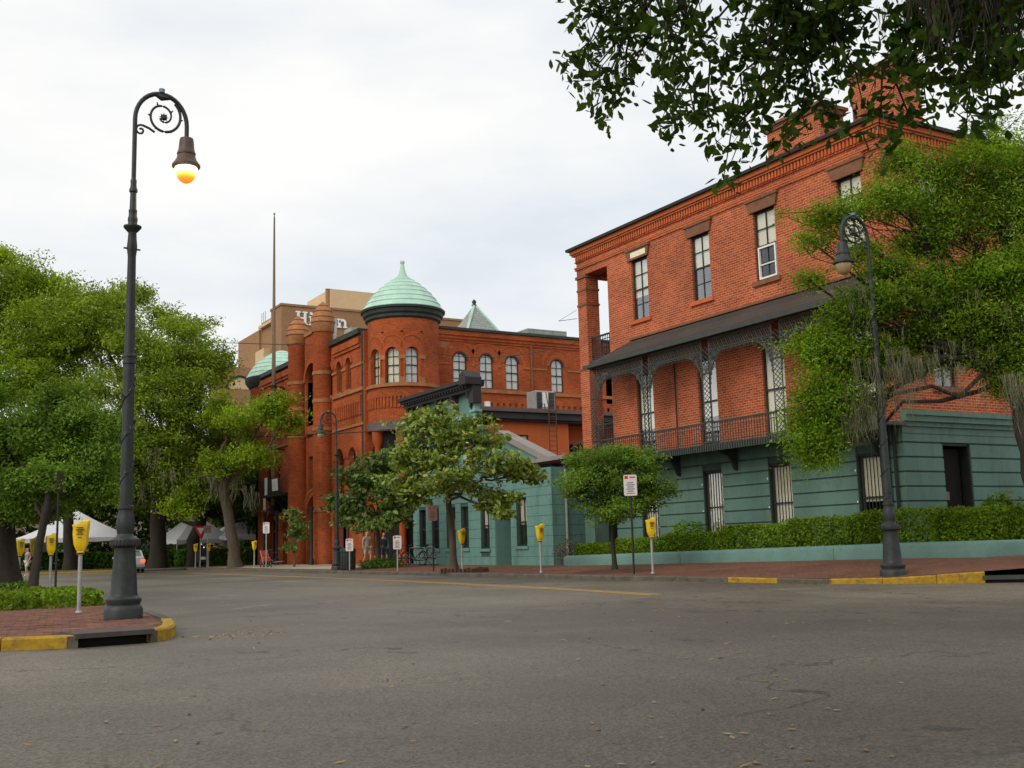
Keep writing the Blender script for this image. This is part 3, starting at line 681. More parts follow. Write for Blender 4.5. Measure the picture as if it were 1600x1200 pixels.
MB().mbox(E_, 28.02, 28.2, 2.05, 2.3, -.355, -.34).build('notice', 'signback', dd); MB().lathe([(.03, 0), (.045, .03), (.03, .06)], 8, (27.85, 21.86, 1.3)).build('handle', 'steel', dd)
# crowning cornice with dentils, roof edge, chimneys
def cornice(z0, z1, p, mat, name):
    m = MB(); m.box(25.9-p, 41+p, 21.5-p, 21.5, z0, z1).box(25.9-p, 25.9, 21.5, 38.05, z0, z1).box(25.9-p, 41+p, 38.05, 38.05+p, z0, z1); return m.build(name, mat, bb)
cornice(12.70, 12.79, .05, 'brick', 'string_course'); cornice(12.79, 12.84, .07, 'stucco', 'string_course')
cornice(13.04, 13.1, .05, 'brick', 'cornice_course'); cornice(13.34, 13.42, .14, 'brick', 'cornice_course'); cornice(13.42, 13.58, .2, 'stucco', 'cornice_course'); cornice(13.58, 13.69, .33, 'black', 'roof_edge')
MB().box(25.9, 41, 21.5, 38.05, 13.0, 13.36).build('parapet', 'brick', bb)
m = MB()
for k in range(int(16.5/.15)): m.box(25.80, 25.9, 21.55+k*.15, 21.63+k*.15, 13.1, 13.34)
for k in range(int(15/.15)): m.box(25.8+k*.15, 25.88+k*.15, 21.40, 21.5, 13.1, 13.34)
m.build('dentils', 'stucco', bb, kind='stuff')
MB().box(25.95, 41, 21.6, 38.0, 13.37, 13.62).build('roof', 'fascia', bb)
for (x0, x1, y0, y1, zt) in ((29.6, 30.9, 27.2, 29.9, 17.0), (31.2, 32.6, 25.0, 27.0, 18.2)):
    ch = MB().box(x0, x1, y0, y1, 13.6, zt-.3).build('chimney', 'brick', bb); MB().box(x0-.08, x1+.08, y0-.08, y1+.08, zt-.3, zt-.12).box(x0-.15, x1+.15, y0-.15, y1+.15, zt-.12, zt).build('chimney_cap', 'brown', ch)
# open gallery at the far end: corner pillars, floors, railings
for x in (25.9, 31.0, 36.0):
    pm = MB().box(x, x+.65, 37.38, 38.03, 4.3, 12.3).build('pillar', 'brick', bb); MB().box(x-.03, x+.68, 37.35, 38.06, .2, 4.29).build('pillar_base', 'green', pm)
    for z in (8.3, 11.1, 11.75): MB().box(x-.03, x+.68, 37.35, 38.06, z, z+.09).build('pillar_band', 'brown', pm)
    MB().box(x-.06, x+.71, 37.32, 38.09, 12.3, 12.42).build('capital', 'brown', pm)
MB().box(25.9, 26.5, 35.8, 38.03, 12.42, 13.0).box(26.5, 41, 37.45, 38.03, 12.42, 13.0).build('gallery_beam', 'brick', bb)
MB().box(26.5, 41, 35.8, 37.45, 12.75, 12.95).build('gallery_ceiling', 'fascia', bb)
for z in (8.3, 4.55): MB().box(25.98, 41, 35.8, 37.95, z, z+.36).build('gallery_floor', 'iron', bb)
def rail(M, u0, u1, z0, z1, root, name='railing', pitch=.125, d=.0):
    m = MB(); m.mbox(M, u0, u1, z1-.045, z1, d-.03, d+.03); m.mbox(M, u0, u1, z0+.05, z0+.08, d-.02, d+.02); m.mbox(M, u0, u1, z1-.22, z1-.195, d-.015, d+.015)
    n = max(2, int((u1-u0)/pitch))
    for k in range(n+1):
        u = u0+(u1-u0)*k/n; m.mbox(M, u-.011, u+.011, z0, z1-.045, d-.011, d+.011)
        if k < n: m.archring(M, u+(u1-u0)/n/2, (u1-u0)/n/2-.012, z1-.12, .018, d-.008, d+.008, n=5)
    return m.build(name, 'iron', root, kind='stuff')
for z in (8.66, 4.91): rail(FX(26.1), 35.85, 37.36, z, z+1.02, bb); rail(FY(37.9), 26.6, 30.9, z, z+1.02, bb)
# veranda: canopy, iron lace, balcony
cy0, cy1 = 21.3, 35.95
cn = MB().add([(24.68, cy0, 8.12), (24.68, cy1, 8.12), (25.88, cy1-1.6, 8.98), (25.88, cy0, 8.98), (24.68, cy0, 8.02), (24.68, cy1, 8.02), (25.88, cy1, 8.1), (25.88, cy0, 8.88)], [(0, 1, 2, 3), (4, 7, 6, 5), (0, 4, 5, 1), (0, 3, 7, 4), (1, 5, 6, 2)]).build('canopy', 'shingle', bb)
MB().box(25.80, 25.897, cy0, cy1-1.6, 8.99, 9.07).build('flashing', 'brown', cn)
MB().box(24.60, 24.68, cy0, cy1, 8.0, 8.13).build('gutter', 'iron', cn)
CYs = [35.55, 32.15, 28.75, 25.3, 21.85]; L_ = FX(24.85)
def bar(m, a, b, r=.014): m.tube([L_(a[0], a[1], 0), L_(b[0], b[1], 0)], r, 4, cap=False)
for i, yc in enumerate(CYs):
    m = MB()
    for s in (-1, 1): bar(m, (yc+s*.2, 4.3), (yc+s*.2, 7.98), .024)
    z = 4.3; p = .2
    while z < 7.6:
        bar(m, (yc-.2, z), (yc+.2, z+.34), .016); bar(m, (yc+.2, z), (yc-.2, z+.34), .016); bar(m, (yc-.2, z+.17), (yc, z+.34), .013); bar(m, (yc+.2, z+.17), (yc, z+.34), .013); bar(m, (yc-.2, z+.17), (yc, z), .013); bar(m, (yc+.2, z+.17), (yc, z), .013)
        z += .34
    for zz in (4.36, 5.06, 6.75): m.mbox(L_, yc-.22, yc+.22, zz, zz+.05, -.03, .03)
    m.build('iron_column', 'iron', bb, kind='stuff')
    for s in (-1, 1):                                  # scrolled brackets
        if (i == 0 and s > 0) or (i == 4 and s < 0): continue
        m = MB(); arc = [(yc+s*(.21+.92*(1-math.cos(t*math.pi/2/10))), 6.40+1.08*math.sin(t*math.pi/2/10)) for t in range(11)]
        for k in range(10): bar(m, arc[k], arc[k+1], .024)
        for (du, w_, r_) in ((.36, 7.34, .15), (.28, 7.0, .10), (.68, 7.44, .08), (.25, 6.75, .06), (.52, 7.2, .06)):
            c3 = L_(yc+s*du, w_, 0); m.torus(c3, r_, .022, (1, 0, 0), 14, 4); m.torus(c3, r_*.45, .02, (1, 0, 0), 8, 4)
        for k in range(1, 11): bar(m, arc[k], (arc[k][0], 7.5), .011); bar(m, arc[k], (arc[k-1][0], 7.5), .009)
        for k in range(10): m.torus(L_(*arc[k], 0), .045, .016, (1, 0, 0), 7, 3)
        m.build('iron_bracket', 'iron', bb, kind='stuff')
for i in range(4):
    a, b = CYs[i+1]+.17, CYs[i]-.17; m = MB()
    for z in (7.5, 7.56, 7.95): m.mbox(L_, a, b, z-.016, z+.016, -.02, .02)
    n = int((b-a)/.2)
    for k in range(n):
        u = a+(b-a)*k/n; d = (b-a)/n
        bar(m, (u, 7.56), (u+d, 7.95), .017); bar(m, (u+d, 7.56), (u, 7.95), .017); bar(m, (u, 7.75), (u+d/2, 7.95), .01); bar(m, (u+d/2, 7.56), (u+d, 7.75), .01); bar(m, (u+d/2, 7.56), (u, 7.75), .01); bar(m, (u+d, 7.75), (u+d/2, 7.95), .01)
        m.torus(L_(u+d/2, 7.46, 0), .055, .017, (1, 0, 0), 8, 3)
    m.build('iron_frieze', 'iron', bb, kind='stuff')
    rail(FX(24.85), a, b, 4.32, 5.08, bb)
ba = MB().box(24.74, 25.898, cy0, cy1-.1, 4.2, 4.3).box(24.74, 24.84, cy0, cy1-.1, 4.06, 4.2).build('balcony_floor', 'iron', bb)
m = MB()
for k in range(int(14.4/.12)): m.box(24.70, 24.74, cy0+.05+k*.12, cy0+.12+k*.12, 4.06, 4.28)
m.build('edge_lace', 'iron', ba, kind='stuff')
for yc in (34.6, 31.7, 28.6, 25.4, 22.4):
    MB().poly([(25.89, yc-.05, 4.19), (24.95, yc-.05, 4.19), (24.95, yc-.05, 4.08), (25.5, yc-.05, 3.9), (25.75, yc-.05, 3.45), (25.89, yc-.05, 3.4)], (0, .1, 0)).build('bracket', 'iron', ba)
MB().tube([(25.85, 31.7, 4.3), (25.85, 31.7, 8.4)], .025, 6).build('downpipe', 'frame', bb)
for y in (21.75, 22.0): MB().tube([(25.80, y, .4), (25.80, y, 4.05), (25.85, y, 4.3)], .05, 6).build('downpipe', 'black', bb)
MB().tube([(25.8, 38.0, 10.6), (25.35, 38.75, 10.6)], .012, 4).tube([(25.84, 38.0, 11.0), (25.35, 38.75, 10.6)], .009, 4).build('flag_bracket', 'frame', bb)
# planter with rounded green coping
pw = thing('planter_wall', (23.5, 27, .2), 'low turquoise painted planter wall with rounded top before the hedge', 'planter')
def pz(y): return walk_z(23.5, y)
pth = [(24.6, 36.65), (24.0, 36.6), (23.6, 36.3), (23.5, 35.8)]+[(23.5, y) for y in np.arange(34.5, 18.5, -1.5)]+[(23.5, 18.0), (23.65, 17.4), (24.1, 17.05), (24.8, 17), (28, 17), (34, 17), (41, 17)]
prof = [(0, -.1), (0, .26), (.03, .34), (.10, .38), (.24, .38), (.31, .34), (.34, .26), (.34, -.1)]
V = []; P = [Vector(p) for p in pth]
for i, p in enumerate(P):
    t = (P[min(i+1, len(P)-1)]-P[max(i-1, 0)]).normalized(); nn = Vector((-t.y, t.x))
    for d, h in prof: V.append((p.x+nn.x*d, p.y+nn.y*d, pz(p.y)+h))
k = len(prof); F = [(i*k+j, (i+1)*k+j, (i+1)*k+j+1, i*k+j+1) for i in range(len(P)-1) for j in range(k-1)]+[tuple(range(k)), tuple(range((len(P)-1)*k, len(P)*k))]
MB().add(V, F).build('wall', 'planter', pw, smooth=True)
for y in (29.0, 22.2): MB().mbox(FX(23.499), y-.008, y+.008, pz(y)-.02, pz(y)+.3, 0, .003).build('joint', 'groove', pw)
sl_ = MB().add([(23.83, 17.3, .62), (25.92, 17.3, .62), (25.92, 36.5, .42), (23.83, 36.5, .42)], [(0, 1, 2, 3)]); sl_.add([(25.93, 17.3, .62), (41, 17.3, .62), (41, 21.5, .62), (25.93, 21.5, .62)], [(0, 1, 2, 3)])
struct(sl_.build('planting_bed', 'soil'))
# ------------------------------------------------------------------ turquoise house
gh = thing('turquoise_house', (24.8, 45, .18), 'turquoise block house with one-storey front and tall bracketed false front', 'house')
G = FX(24.8); FF0 = 0
gw = [(51.05, 51.85, .95, 2.98), (49.55, 50.4, .95, 2.98), (47.75, 48.75, .95, 2.98), (46.4, 47.2, .95, 2.95), (44.35, 45.2, .92, 3.05), (41.0, 41.9, 1.0, 3.1)]
da = (42.4, 43.85, .1, 3.12)
MB().wall(FX(24.825), 38.92, 52.6, .1, 3.9, gw+[da], .35).archfill(FX(24.825), 43.125, .725, 2.4, 3.12, .35).build('wall', 'groove', gh)
# painted block courses, cut round the openings
bz = [.12, .55, .98, 1.41, 1.84, 2.27, 2.7, 3.13, 3.5, 3.9]; g = rs(3)
def blocks(M, u0, u1, holes, mat='turq', step=1.05):
    for i in range(len(bz)-1):
        a, b = bz[i]+.008, bz[i+1]-.008; u = u0-(.5 if i % 2 else 0)
        cuts = [u0]
        while u < u1:
            if u > u0+.1: cuts.append(u)
            u += step
        cuts.append(u1)
        for q0, q1 in zip(cuts[:-1], cuts[1:]):
            segs = [(q0+.006, q1-.006)]
            for h in holes:
                if h[2] < b-.05 and h[3] > a+.05:
                    ns = []
                    for s0, s1 in segs:
                        if h[1] <= s0 or h[0] >= s1: ns.append((s0, s1)); continue
                        if h[0]-s0 > .04: ns.append((s0, h[0]))
                        if s1-h[1] > .04: ns.append((h[1], s1))
                    segs = ns
            for s0, s1 in segs: MB().mbox(M, s0, s1, a, b, 0, .018+g.rand()*.006).build('wall_block', mat, gh)
blocks(FX(24.824), 38.9, 52.6, gw+[da])
rb = MB(); rb.archring(FX(24.80), 43.125, .725, 2.4, .16, -.05, .03); rb.build('arch_trim', 'turq', gh)
MB().archfill(FX(24.824), 43.125, .725, 2.4, 3.13, .01).build('arch_spandrel', 'turq', gh)
for h in gw:
    sash_window(gh, G, h[0], h[1], h[2], h[3], depth=.16, shade=.0 if h[0] > 46 else .55, rows=(1, 1), cols=2, shademat='cream')
    MB().mbox(G, h[0]-.1, h[1]+.1, h[2]-.13, h[2], -.1, .07).build('sill', 'turq', gh)
MB().box(24.83, 26.14, 42.36, 42.43, .15, 2.4).build('porch_side', 'turq', gh); MB().box(24.83, 26.14, 43.82, 43.9, .15, 2.4).build('porch_side', 'turq', gh)
MB().box(26.15, 26.25, 42.4, 43.85, .15, 3.1).build('door', 'turq', gh)
MB().box(24.68, 24.83, 45.6, 52.75, 3.9, 4.02).box(24.6, 24.83, 45.6, 52.8, 4.02, 4.14).build('front_cornice', 'fascia', gh)
MB().box(24.9, 30, 45.6, 52.6, 3.9, 4.1).build('roof', 'metal_roof', gh)
MB().box(24.82, 25.1, 38.95, 45.6, 3.9, 4.3).build('front_parapet', 'turq', gh)
# side wall towards the camera, set in two steps
Sg = FY(38.92); MB().wall(FY(38.94), 25.2, 33, .1, 4.3, [], .3).build('side_wall', 'groove', gh)
bz = [.12, .55, .98, 1.41, 1.84, 2.27, 2.7, 3.13, 3.56, 3.95, 4.3]
blocks(FY(38.935), 24.83, 27.25, [], step=1.3)
MB().mbox(Sg, 25.5, 33, 4.3, 4.42, -.1, .12).mbox(Sg, 25.4, 33, 4.42, 4.62, -.1, .22).build('side_fascia', 'fascia', gh)
MB().box(25.3, 33, 38.62, 44, 4.63, 4.8).build('lean_to_roof', 'metal_roof', gh)
MB().poly([(26.6, 41.5, 4.5), (26.6, 46.3, 4.5), (26.6, 46.3, 6.3), (26.6, 41.5, 4.55)], (.3, 0, 0)).build('gable_wall', 'turq', gh); MB().poly([(26.4, 41.3, 4.55), (26.4, 46.3, 6.36), (26.4, 46.3, 6.66), (26.4, 41.3, 4.85)], (.7, 0, 0)).build('rake_coping', 'metal_roof', gh)
dpv = MB().tube([(25.45, 38.8, 4.2), (25.45, 38.8, .5), (25.35, 38.72, .33), (25.2, 38.66, .28)], .06, 8).build('downpipe', 'steel', gh)
# two-storey false front
H2 = FX(25.35); yA, yB = 46.3, 53.7
hw = [(47.2, 48.2, 4.7, 7.3), (49.5, 50.5, 4.7, 7.3), (51.8, 52.8, 4.7, 7.3)]
MB().wall(H2, yA, yB, 4.1, 8.56, hw, .3).build('front_wall', 'turq', gh)
for h in hw: sash_window(gh, H2, *h, shade=.95, shademat='white', fmat='turq_pale', rows=(1, 1), cols=1); MB().mbox(H2, h[0]-.15, h[1]+.15, h[3], h[3]+.2, 0, .08).build('lintel', 'turq_pale', gh)
MB().poly([(25.65, yA+.02, 4.1), (30, yA+.02, 4.1), (30, yA+.02, 5.0), (25.9, yA+.02, 6.3), (25.66, yA+.02, 6.6)], (0, .25, 0)).build('upper_wall', 'turq', gh)
MB().add([(25.66, yA, 6.62), (30, yA, 5.02), (30, yB, 5.02), (25.66, yB, 6.62)], [(0, 1, 2, 3)]).build('rear_roof', 'metal_roof', gh)
MB().box(24.75, 25.7, yA-.15, yB+.25, 9.25, 9.38).box(24.6, 25.7, yA-.2, yB+.35, 9.38, 9.55).box(24.95, 25.5, yA-.05, yB+.12, 9.0, 9.25).build('cornice', 'fascia', gh)
for k in range(5):
    y = yA+.25+k*(yB-yA-.5)/4
    MB().poly([(25.34, y-.09, 9.0), (24.9, y-.09, 9.0), (24.95, y-.09, 8.75), (25.15, y-.09, 8.6), (25.1, y-.09, 8.3), (25.25, y-.09, 8.1), (25.34, y-.09, 8.1)], (0, .18, 0)).build('cornice_bracket', 'fascia', gh)
for k in range(24): MB().box(24.78, 25.0, yA+.05+k*.31, yA+.17+k*.31, 9.14, 9.25).build('modillion', 'fascia', gh)
MB().poly([(24.55, yA-.35, 9.3), (24.55, yA+.35, 9.3), (24.55, yA+.35, 9.65), (24.55, yA, 10.0), (24.55, yA-.35, 9.65)], (.9, 0, 0)).poly([(25.0, yA-.28, 8.4), (25.0, yA+.2, 8.4), (25.0, yA+.2, 9.29), (25.0, yA-.28, 9.29)], (.45, 0, 0)).build('cornice_end_block', 'fascia', gh)
MB().box(25.2, 25.45, yA-.1, yA+.18, 7.6, 8.4).box(25.1, 25.5, yA-.25, yA+.35, 7.98, 8.1).build('pilaster_cap', 'turq_pale', gh)
for o in gh.children:
    if o.name.split('.')[0] in ('cornice', 'cornice_bracket', 'modillion', 'cornice_end_block', 'pilaster_cap'): o.location.z -= .45
# ------------------------------------------------------------------ orange annex behind
an = thing('orange_annex', (33, 53, .2), 'orange stucco annex with dark flat eaves behind the turquoise house', 'building')
Yx = FY(53.0); ah = [(31.4, 32.35, 6.1, 7.25)]
MB().wall(Yx, 28.6, 35.1, .2, 8.0, ah, .3).build('wall', 'stucco', an)
sash_window(an, Yx, 31.4, 32.35, 6.1, 7.25, rows=(2, 2), cols=2, shade=.5)
MB().box(35.1, 42, 54.2, 54.4, .2, 8).build('recess_wall', 'stucco', an); MB().box(35.1, 35.2, 53.3, 54.2, .2, 8).build('recess_wall', 'stucco', an)
MB().box(35.5, 37.2, 54.1, 54.19, 4.6, 6.9).build('recess_door', 'dark', an)
MB().box(28.4, 42, 52.75, 53.5, 8.0, 8.12).box(28.3, 42, 52.6, 53.5, 8.12, 8.5).build('fascia', 'fascia', an)
MB().box(28.2, 42, 52.45, 57.9, 8.5, 8.72).build('roof', 'fascia_brown', an)
MB().lathe([(.16, 0), (.2, .05), (.2, .25), (.16, .3)], 10, (36.3, 52.9, 7.2)).build('wall_lamp', 'sign', an)
ac = thing('air_conditioner', (33.4, 53.3, 8.72), 'grey rooftop air conditioner behind the steel ladder', 'air conditioner')
MB().bbox(32.85, 34.15, 52.9, 53.9, 8.72, 9.85, .03).build('casing', 'steel', ac)
for (a, b) in ((32.92, 33.25), (33.72, 34.1)):
    for k in range(12): MB().box(a, b, 52.86, 52.9, 8.82+k*.08, 8.865+k*.08).build('louvre', 'black', ac)
MB().box(33.3, 33.68, 52.87, 52.9, 8.9, 9.75).build('panel', 'white', ac)
MB().tube([(33.1, 52.8, 8.75), (33.1, 52.75, 9.0), (33.3, 52.7, 9.05), (33.35, 52.7, 8.75)], .03, 5).build('conduit', 'black', ac)
ub = thing('utility_box', (32.5, 57.7, 9.3), 'small white electrical box on hall wall beside the rooftop unit', 'box')
MB().bbox(32.25, 32.6, 57.8, 57.99, 9.5, 9.8, .01).build('casing', 'white', ub); MB().tube([(32.42, 57.9, 9.5), (32.42, 57.9, 8.8)], .03, 5).build('conduit', 'steel', ub)
ld = thing('ladder', (33.6, 52.5, 5.2), 'tall rusty steel ladder rising past the annex eaves', 'ladder')
for x in (33.35, 33.85): MB().tube([(x, 52.35, 5.0), (x, 52.33, 8.8), (x-.06 if x < 33.6 else x+.06, 52.5, 9.7)], .03, 5).build('stile', 'rust', ld)
for k in range(13): MB().tube([(33.35, 52.35, 5.2+k*.28), (33.85, 52.35, 5.2+k*.28)], .02, 5).build('rung', 'rust', ld)
vt = thing('roof_ventilator', (31.3, 46.2, 5.4), 'rusty rounded roof ventilator at foot of the ladder', 'vent')
MB().lathe([(.2, 4.9-5.4), (.2, .2), (.24, .2), (.24, .26)], 12, (31.3, 46.2, 5.4)).build('neck', 'steel', vt, smooth=True)
for k in range(14):
    a = k*2*math.pi/14; pts = [(31.3+math.cos(a)*r, 46.2+math.sin(a)*r, 5.64+z) for r, z in ((.22, 0), (.36, .1), (.4, .25), (.34, .42), (.18, .52), (0, .55))]
    MB().tube(pts, .022, 4).build('vane', 'rust', vt)
# ------------------------------------------------------------------ red brick hall with copper-domed turret
hl = thing('brick_hall', (25, 66, .15), 'dark red brick hall with round copper-domed corner turret and sandstone bands', 'building')
B = FX(25.0)
def arch(h): return (h[0], h[1], h[2], h[3]+(h[1]-h[0])/2)     # (u0,u1,sill,spring)
up3 = [(64.7, 65.5 - .0, 10.75, 12.35), (63.1, 63.9, 10.75, 12.35), (61.55, 62.35, 10.75, 12.35)]
mid2 = [(62.75, 64.15, 4.2, 6.55), (60.75, 61.95, 4.2, 6.55)]
gf = [(62.0, 64.6, .15, 2.6)]
lw = [(76.9, 78.3, 4.3, 7.0), (74.9, 76.1, 4.3, 7.0)]; lg = [(75.6, 78.2, .15, 2.5), (71.9, 74.3, .15, 2.5)]; lu = [(73.6, 74.4, 10.75, 12.1), (75.2, 76.0, 10.75, 12.1), (77.0, 77.8, 10.75, 12.1)]
big = (66.9, 69.2, 9.2, 12.2); ent = (66.7, 69.4, .15, 3.2); mdr = [(66.9, 67.7, 5.0, 7.2), (68.3, 69.1, 5.0, 7.2)]
H_ = [arch(h) for h in up3+mid2+gf+lw+lg+lu+[big, ent]]+mdr+[(72.3, 73.2, 5.2, 7.6)]
W = MB().wall(B, 59.5, 80.5, .1, 14.0, H_, .55)
for h in up3+mid2+gf+lw+lg+lu+[big, ent]: W.archfill(B, (h[0]+h[1])/2, (h[1]-h[0])/2, h[3], h[3]+(h[1]-h[0])/2, .55)
W.build('front_wall', 'brick_dark', hl)
for h in up3+mid2+gf+lw+lg+lu+[big, ent]:
    uc, hw_ = (h[0]+h[1])/2, (h[1]-h[0])/2
    MB().archring(B, uc, hw_, h[3], .22 if hw_ < .6 else .34, -.05, .07).build('arch_ring', 'hall_arch', hl)
    if hw_ > .9: MB().archring(B, uc, hw_+.36, h[3], .16, -.05, .11).build('arch_hood', 'hall_stone', hl)
    MB().mbox(B, h[0]-.1, h[1]+.1, h[2]-.16, h[2], -.2, .1).build('sill', 'hall_stone', hl)
    if hw_ < .8:
        sash_window(hl, B, h[0], h[1], h[2], h[3]+hw_, depth=.3, shade=.0, rows=(2, 2))
    else:
        MB().mbox(B, h[0], h[1], h[2], h[3]+hw_, -.9, -.85).build('dark_recess', 'dark', hl)
        if h is gf[0] or h in lg:
            m = MB()
            for k in range(4): uc2 = h[0]+.1+(h[1]-h[0]-.2)*k/3; m.mbox(B, uc2-.05, uc2+.05, h[2], h[3]+hw_*.7, -.6, -.52)
            m.mbox(B, h[0], h[1], h[3]-.05, h[3]+.05, -.6, -.52); m.build('door_frame', 'brown', hl)
for h in mdr+[(72.3, 73.2, 5.2, 7.6)]: sash_window(hl, B, *h, depth=.3, shade=0, rows=(1, 1))
for (z0, z1, p) in ((10.42, 10.62, .12), (12.0, 12.16, .07), (8.35, 8.5, .09), (3.95, 4.08, .07)):
    for a, b in ((59.6, 64.55), (71.6, 80.5)):
        x = a
        for q in sorted([arch(h) for h in up3+lu+mid2+lw+gf+lg if arch(h)[2] < z1 < arch(h)[3] and h[0] > a-1 and h[1] < b+1])+[(b, b)]:
            if q[0]-x > .05: MB().mbox(B, x, q[0]-.01, z0, z1, -.1, p).build('stone_band', 'hall_stone', hl)
            x = q[1]+.01
m = MB()
for a, b in ((60, 64.4), (71.8, 80.4)):
    n = int((b-a)/.36)
    for k in range(n): m.mbox(B, a+k*.36, a+k*.36+.2, 9.0, 9.8, 0, .10)
    m.mbox(B, a, b, 9.8, 10.2, 0, .1); m.mbox(B, a, b, 13.1, 13.3, 0, .1); m.mbox(B, a, b, 13.3, 13.7, 0, .18)
m.build('corbel_table', 'brick_dark', hl, kind='stuff')
MB().box(24.75, 25.4, 59.9, 64.8, 13.9, 14.2).build('roof_edge', 'copper_dark', hl); MB().box(24.75, 25.4, 70.9, 80.5, 13.9, 14.2).build('roof_edge', 'copper_dark', hl)
MB().box(25.5, 42, 58.5, 80.3, 13.8, 14.0).build('roof', 'metal_roof', hl)
MB().box(25, 42, 80.0, 80.5, .1, 14.0).box(41.5, 42, 58, 80.3, .1, 14.0).build('rear_wall', 'brick_dark', hl)
# raised centre gable between the two round piers
MB().wall(FX(24.85), 66.6, 69.4, 8.6, 15.3, [arch(big)], .7).archfill(FX(24.85), 68.05, 1.15, 12.2, 13.35, .7).build('centre_wall', 'brick_dark', hl)
MB().archring(FX(24.85), 68.05, 1.15, 12.2, .3, -.05, .08).build('arch_ring', 'hall_arch', hl)
MB().mbox(FX(24.85), 66.6, 69.4, 15.3, 15.5, -.7, .1).build('coping', 'hall_stone', hl)
def pier(y, r, name):
    c_ = (24.65, y, 0)
    p = MB().lathe([(r*1.06, .1), (r*1.06, 1.0), (r, 1.1), (r, 14.9), (r*1.02, 14.92)], 24, c_).build(name, 'brick_dark', hl, smooth=True)
    for z in (3.4, 8.5, 10.3, 12.1): MB().lathe([(r+.01, z), (r+.05, z+.03), (r+.05, z+.22), (r+.01, z+.25)], 24, c_, caps=False).build('stone_band', 'hall_stone', p, smooth=True)
    zz = 14.9
    for k, (r0, r1, h) in enumerate(((1.14, 1.18, .62), (1.26, 1.15, .34), (1.18, .9, .40), (.95, .52, .38), (.55, .03, .34))):
        MB().lathe([(r*r0*.97, 0), (r*r0, .04), (r*r1, h-.02), (r*r1*.9, h)], 24, (24.65, y, zz)).build('cap_course', 'hall_stone', p, smooth=True); zz += h
    return p
pier(65.45, .64, 'round_pier'); pier(70.2, .66, 'round_pier')
for (x0, x1, y0, y1, z0, z1) in ((25.75, 26.15, 67.1, 67.8, 14.0, 16.3), (25.8, 26.3, 63.9, 65.0, 14.0, 15.1)): MB().poly([(x0, y0, z0), (x1, y0, z0), (x1, y1, z0), (x0, y1, z0)], (.15, 0, z1-z0)).build('vent_stack', M_plain('weathered zinc', (.40, .40, .38), .6, .3, 3, streak=True), hl)
# balcony with banners
bl_ = MB().box(23.6, 24.99, 70.9, 74.9, 4.75, 4.95).build('balcony', 'black', hl)
MB().box(23.6, 23.66, 70.9, 74.9, 4.95, 5.95).box(23.66, 24.9, 74.84, 74.9, 4.95, 5.95).build('balcony_rail', 'black', bl_)
for y in (71.3, 72.9, 74.5): MB().poly([(24.99, y, 4.74), (23.8, y, 4.74), (24.3, y, 4.3), (24.7, y, 3.8), (24.99, y, 3.7)], (0, .12, 0)).build('balcony_bracket', 'black', bl_)
MB().box(23.55, 23.59, 73.4, 73.9, 4.9, 6.1).build('banner', 'white', bl_); MB().box(23.5, 23.54, 73.6, 74.0, 3.9, 4.7).build('banner', 'sign', bl_)
for k in range(6): MB().tube([(23.55, 71.1+k*.2, 5.1), (23.55, 71.22+k*.2, 5.9)], .04, 4).build('sign_stroke', 'white', bl_)
for y in (65.0, 71.7, 74.3): MB().lathe([(.16, .15), (.16, .5), (.1, .6), (.09, 3.4), (.15, 3.6), (.15, 3.75)], 12, (23.7, y, 0)).build('porch_column', 'black', hl, smooth=True)
# corner turret
cx, cy_, r_ = 27.25, 58.8, 2.14; T = CYL(cx, cy_, r_)
ta = [R(-166), R(-133), R(-101)]; hwT = .2
th = [(a-hwT*.98, a+hwT*.98, 10.55, 12.2) for a in ta]
Wt = MB().wall(T, R(-200), R(20), 8.35, 14.45, [(h[0], h[1], h[2], h[3]+.46) for h in th], .45, sub=R(5))
for h in th: Wt.archfill(T, (h[0]+h[1])/2, hwT*.98, 12.2, 12.66, .45, hu=.46)
Wt.build('turret_wall', 'brick_dark', hl)
for a in ta:
    sash_window(hl, T, a-hwT, a+hwT, 10.55, 12.66, depth=.2, shade=1.0, shademat='cream' if a < R(-110) else 'white', rows=(2, 2), tu=.05/r_, nseg=2, t=.05)
    MB().archring(T, a, hwT*.98, 12.2, .26, -.05, .05, hu=.46, wu=.26/r_).build('arch_ring', 'hall_arch', hl)
    MB().mbox(T, a-hwT-.045, a-hwT, 10.55, 11.95, -.02, .05, 1).build('jamb', 'hall_arch', hl); MB().mbox(T, a+hwT, a+hwT+.045, 10.55, 11.95, -.02, .05, 1).build('jamb', 'hall_arch', hl)
    MB().archring(T, a, .33, 12.62, .12, -.05, .025, hu=.72, wu=.05).build('arch_hood', 'hall_arch', hl)
for a in (R(-149.5), R(-117), R(-85)):
    MB().mbox(T, a-.09, a+.09, 11.95, 12.2, -.02, .07, 2).build('impost', 'hall_stone', hl); MB().mbox(T, a-.09, a+.09, 10.55, 10.9, -.02, .06, 2).build('pedestal', 'hall_stone', hl)
    MB().lathe([(.0, 0), (.09, .02), (.09, .05)], 10, T(a, 13.55, .0)).build('putlog_hole', 'dark', hl)
MB().mbox(T, R(-200), R(20), 10.34, 10.54, -.1, .13, 44).build('turret_sill', 'hall_stone', hl)
m = MB()
for k in range(34): a = R(-190+k*6); m.mbox(T, a, a+.055, 9.1, 9.75, 0, .07)
m.mbox(T, R(-200), R(20), 9.75, 10.1, 0, .07, 44); m.build('corbel_table', 'brick_dark', hl, kind='stuff')
MB().mbox(CYL(cx, cy_, r_-.05), R(-200), R(20), 7.85, 8.35, -.4, .14, 44).build('turret_lintel', 'fascia_brown', hl)
MB().lathe([(1.7, .15), (1.7, 7.9)], 20, (cx, cy_, 0)).build('turret_void', 'dark', hl)  # near-black drum puts the shade of the open porch into its colour
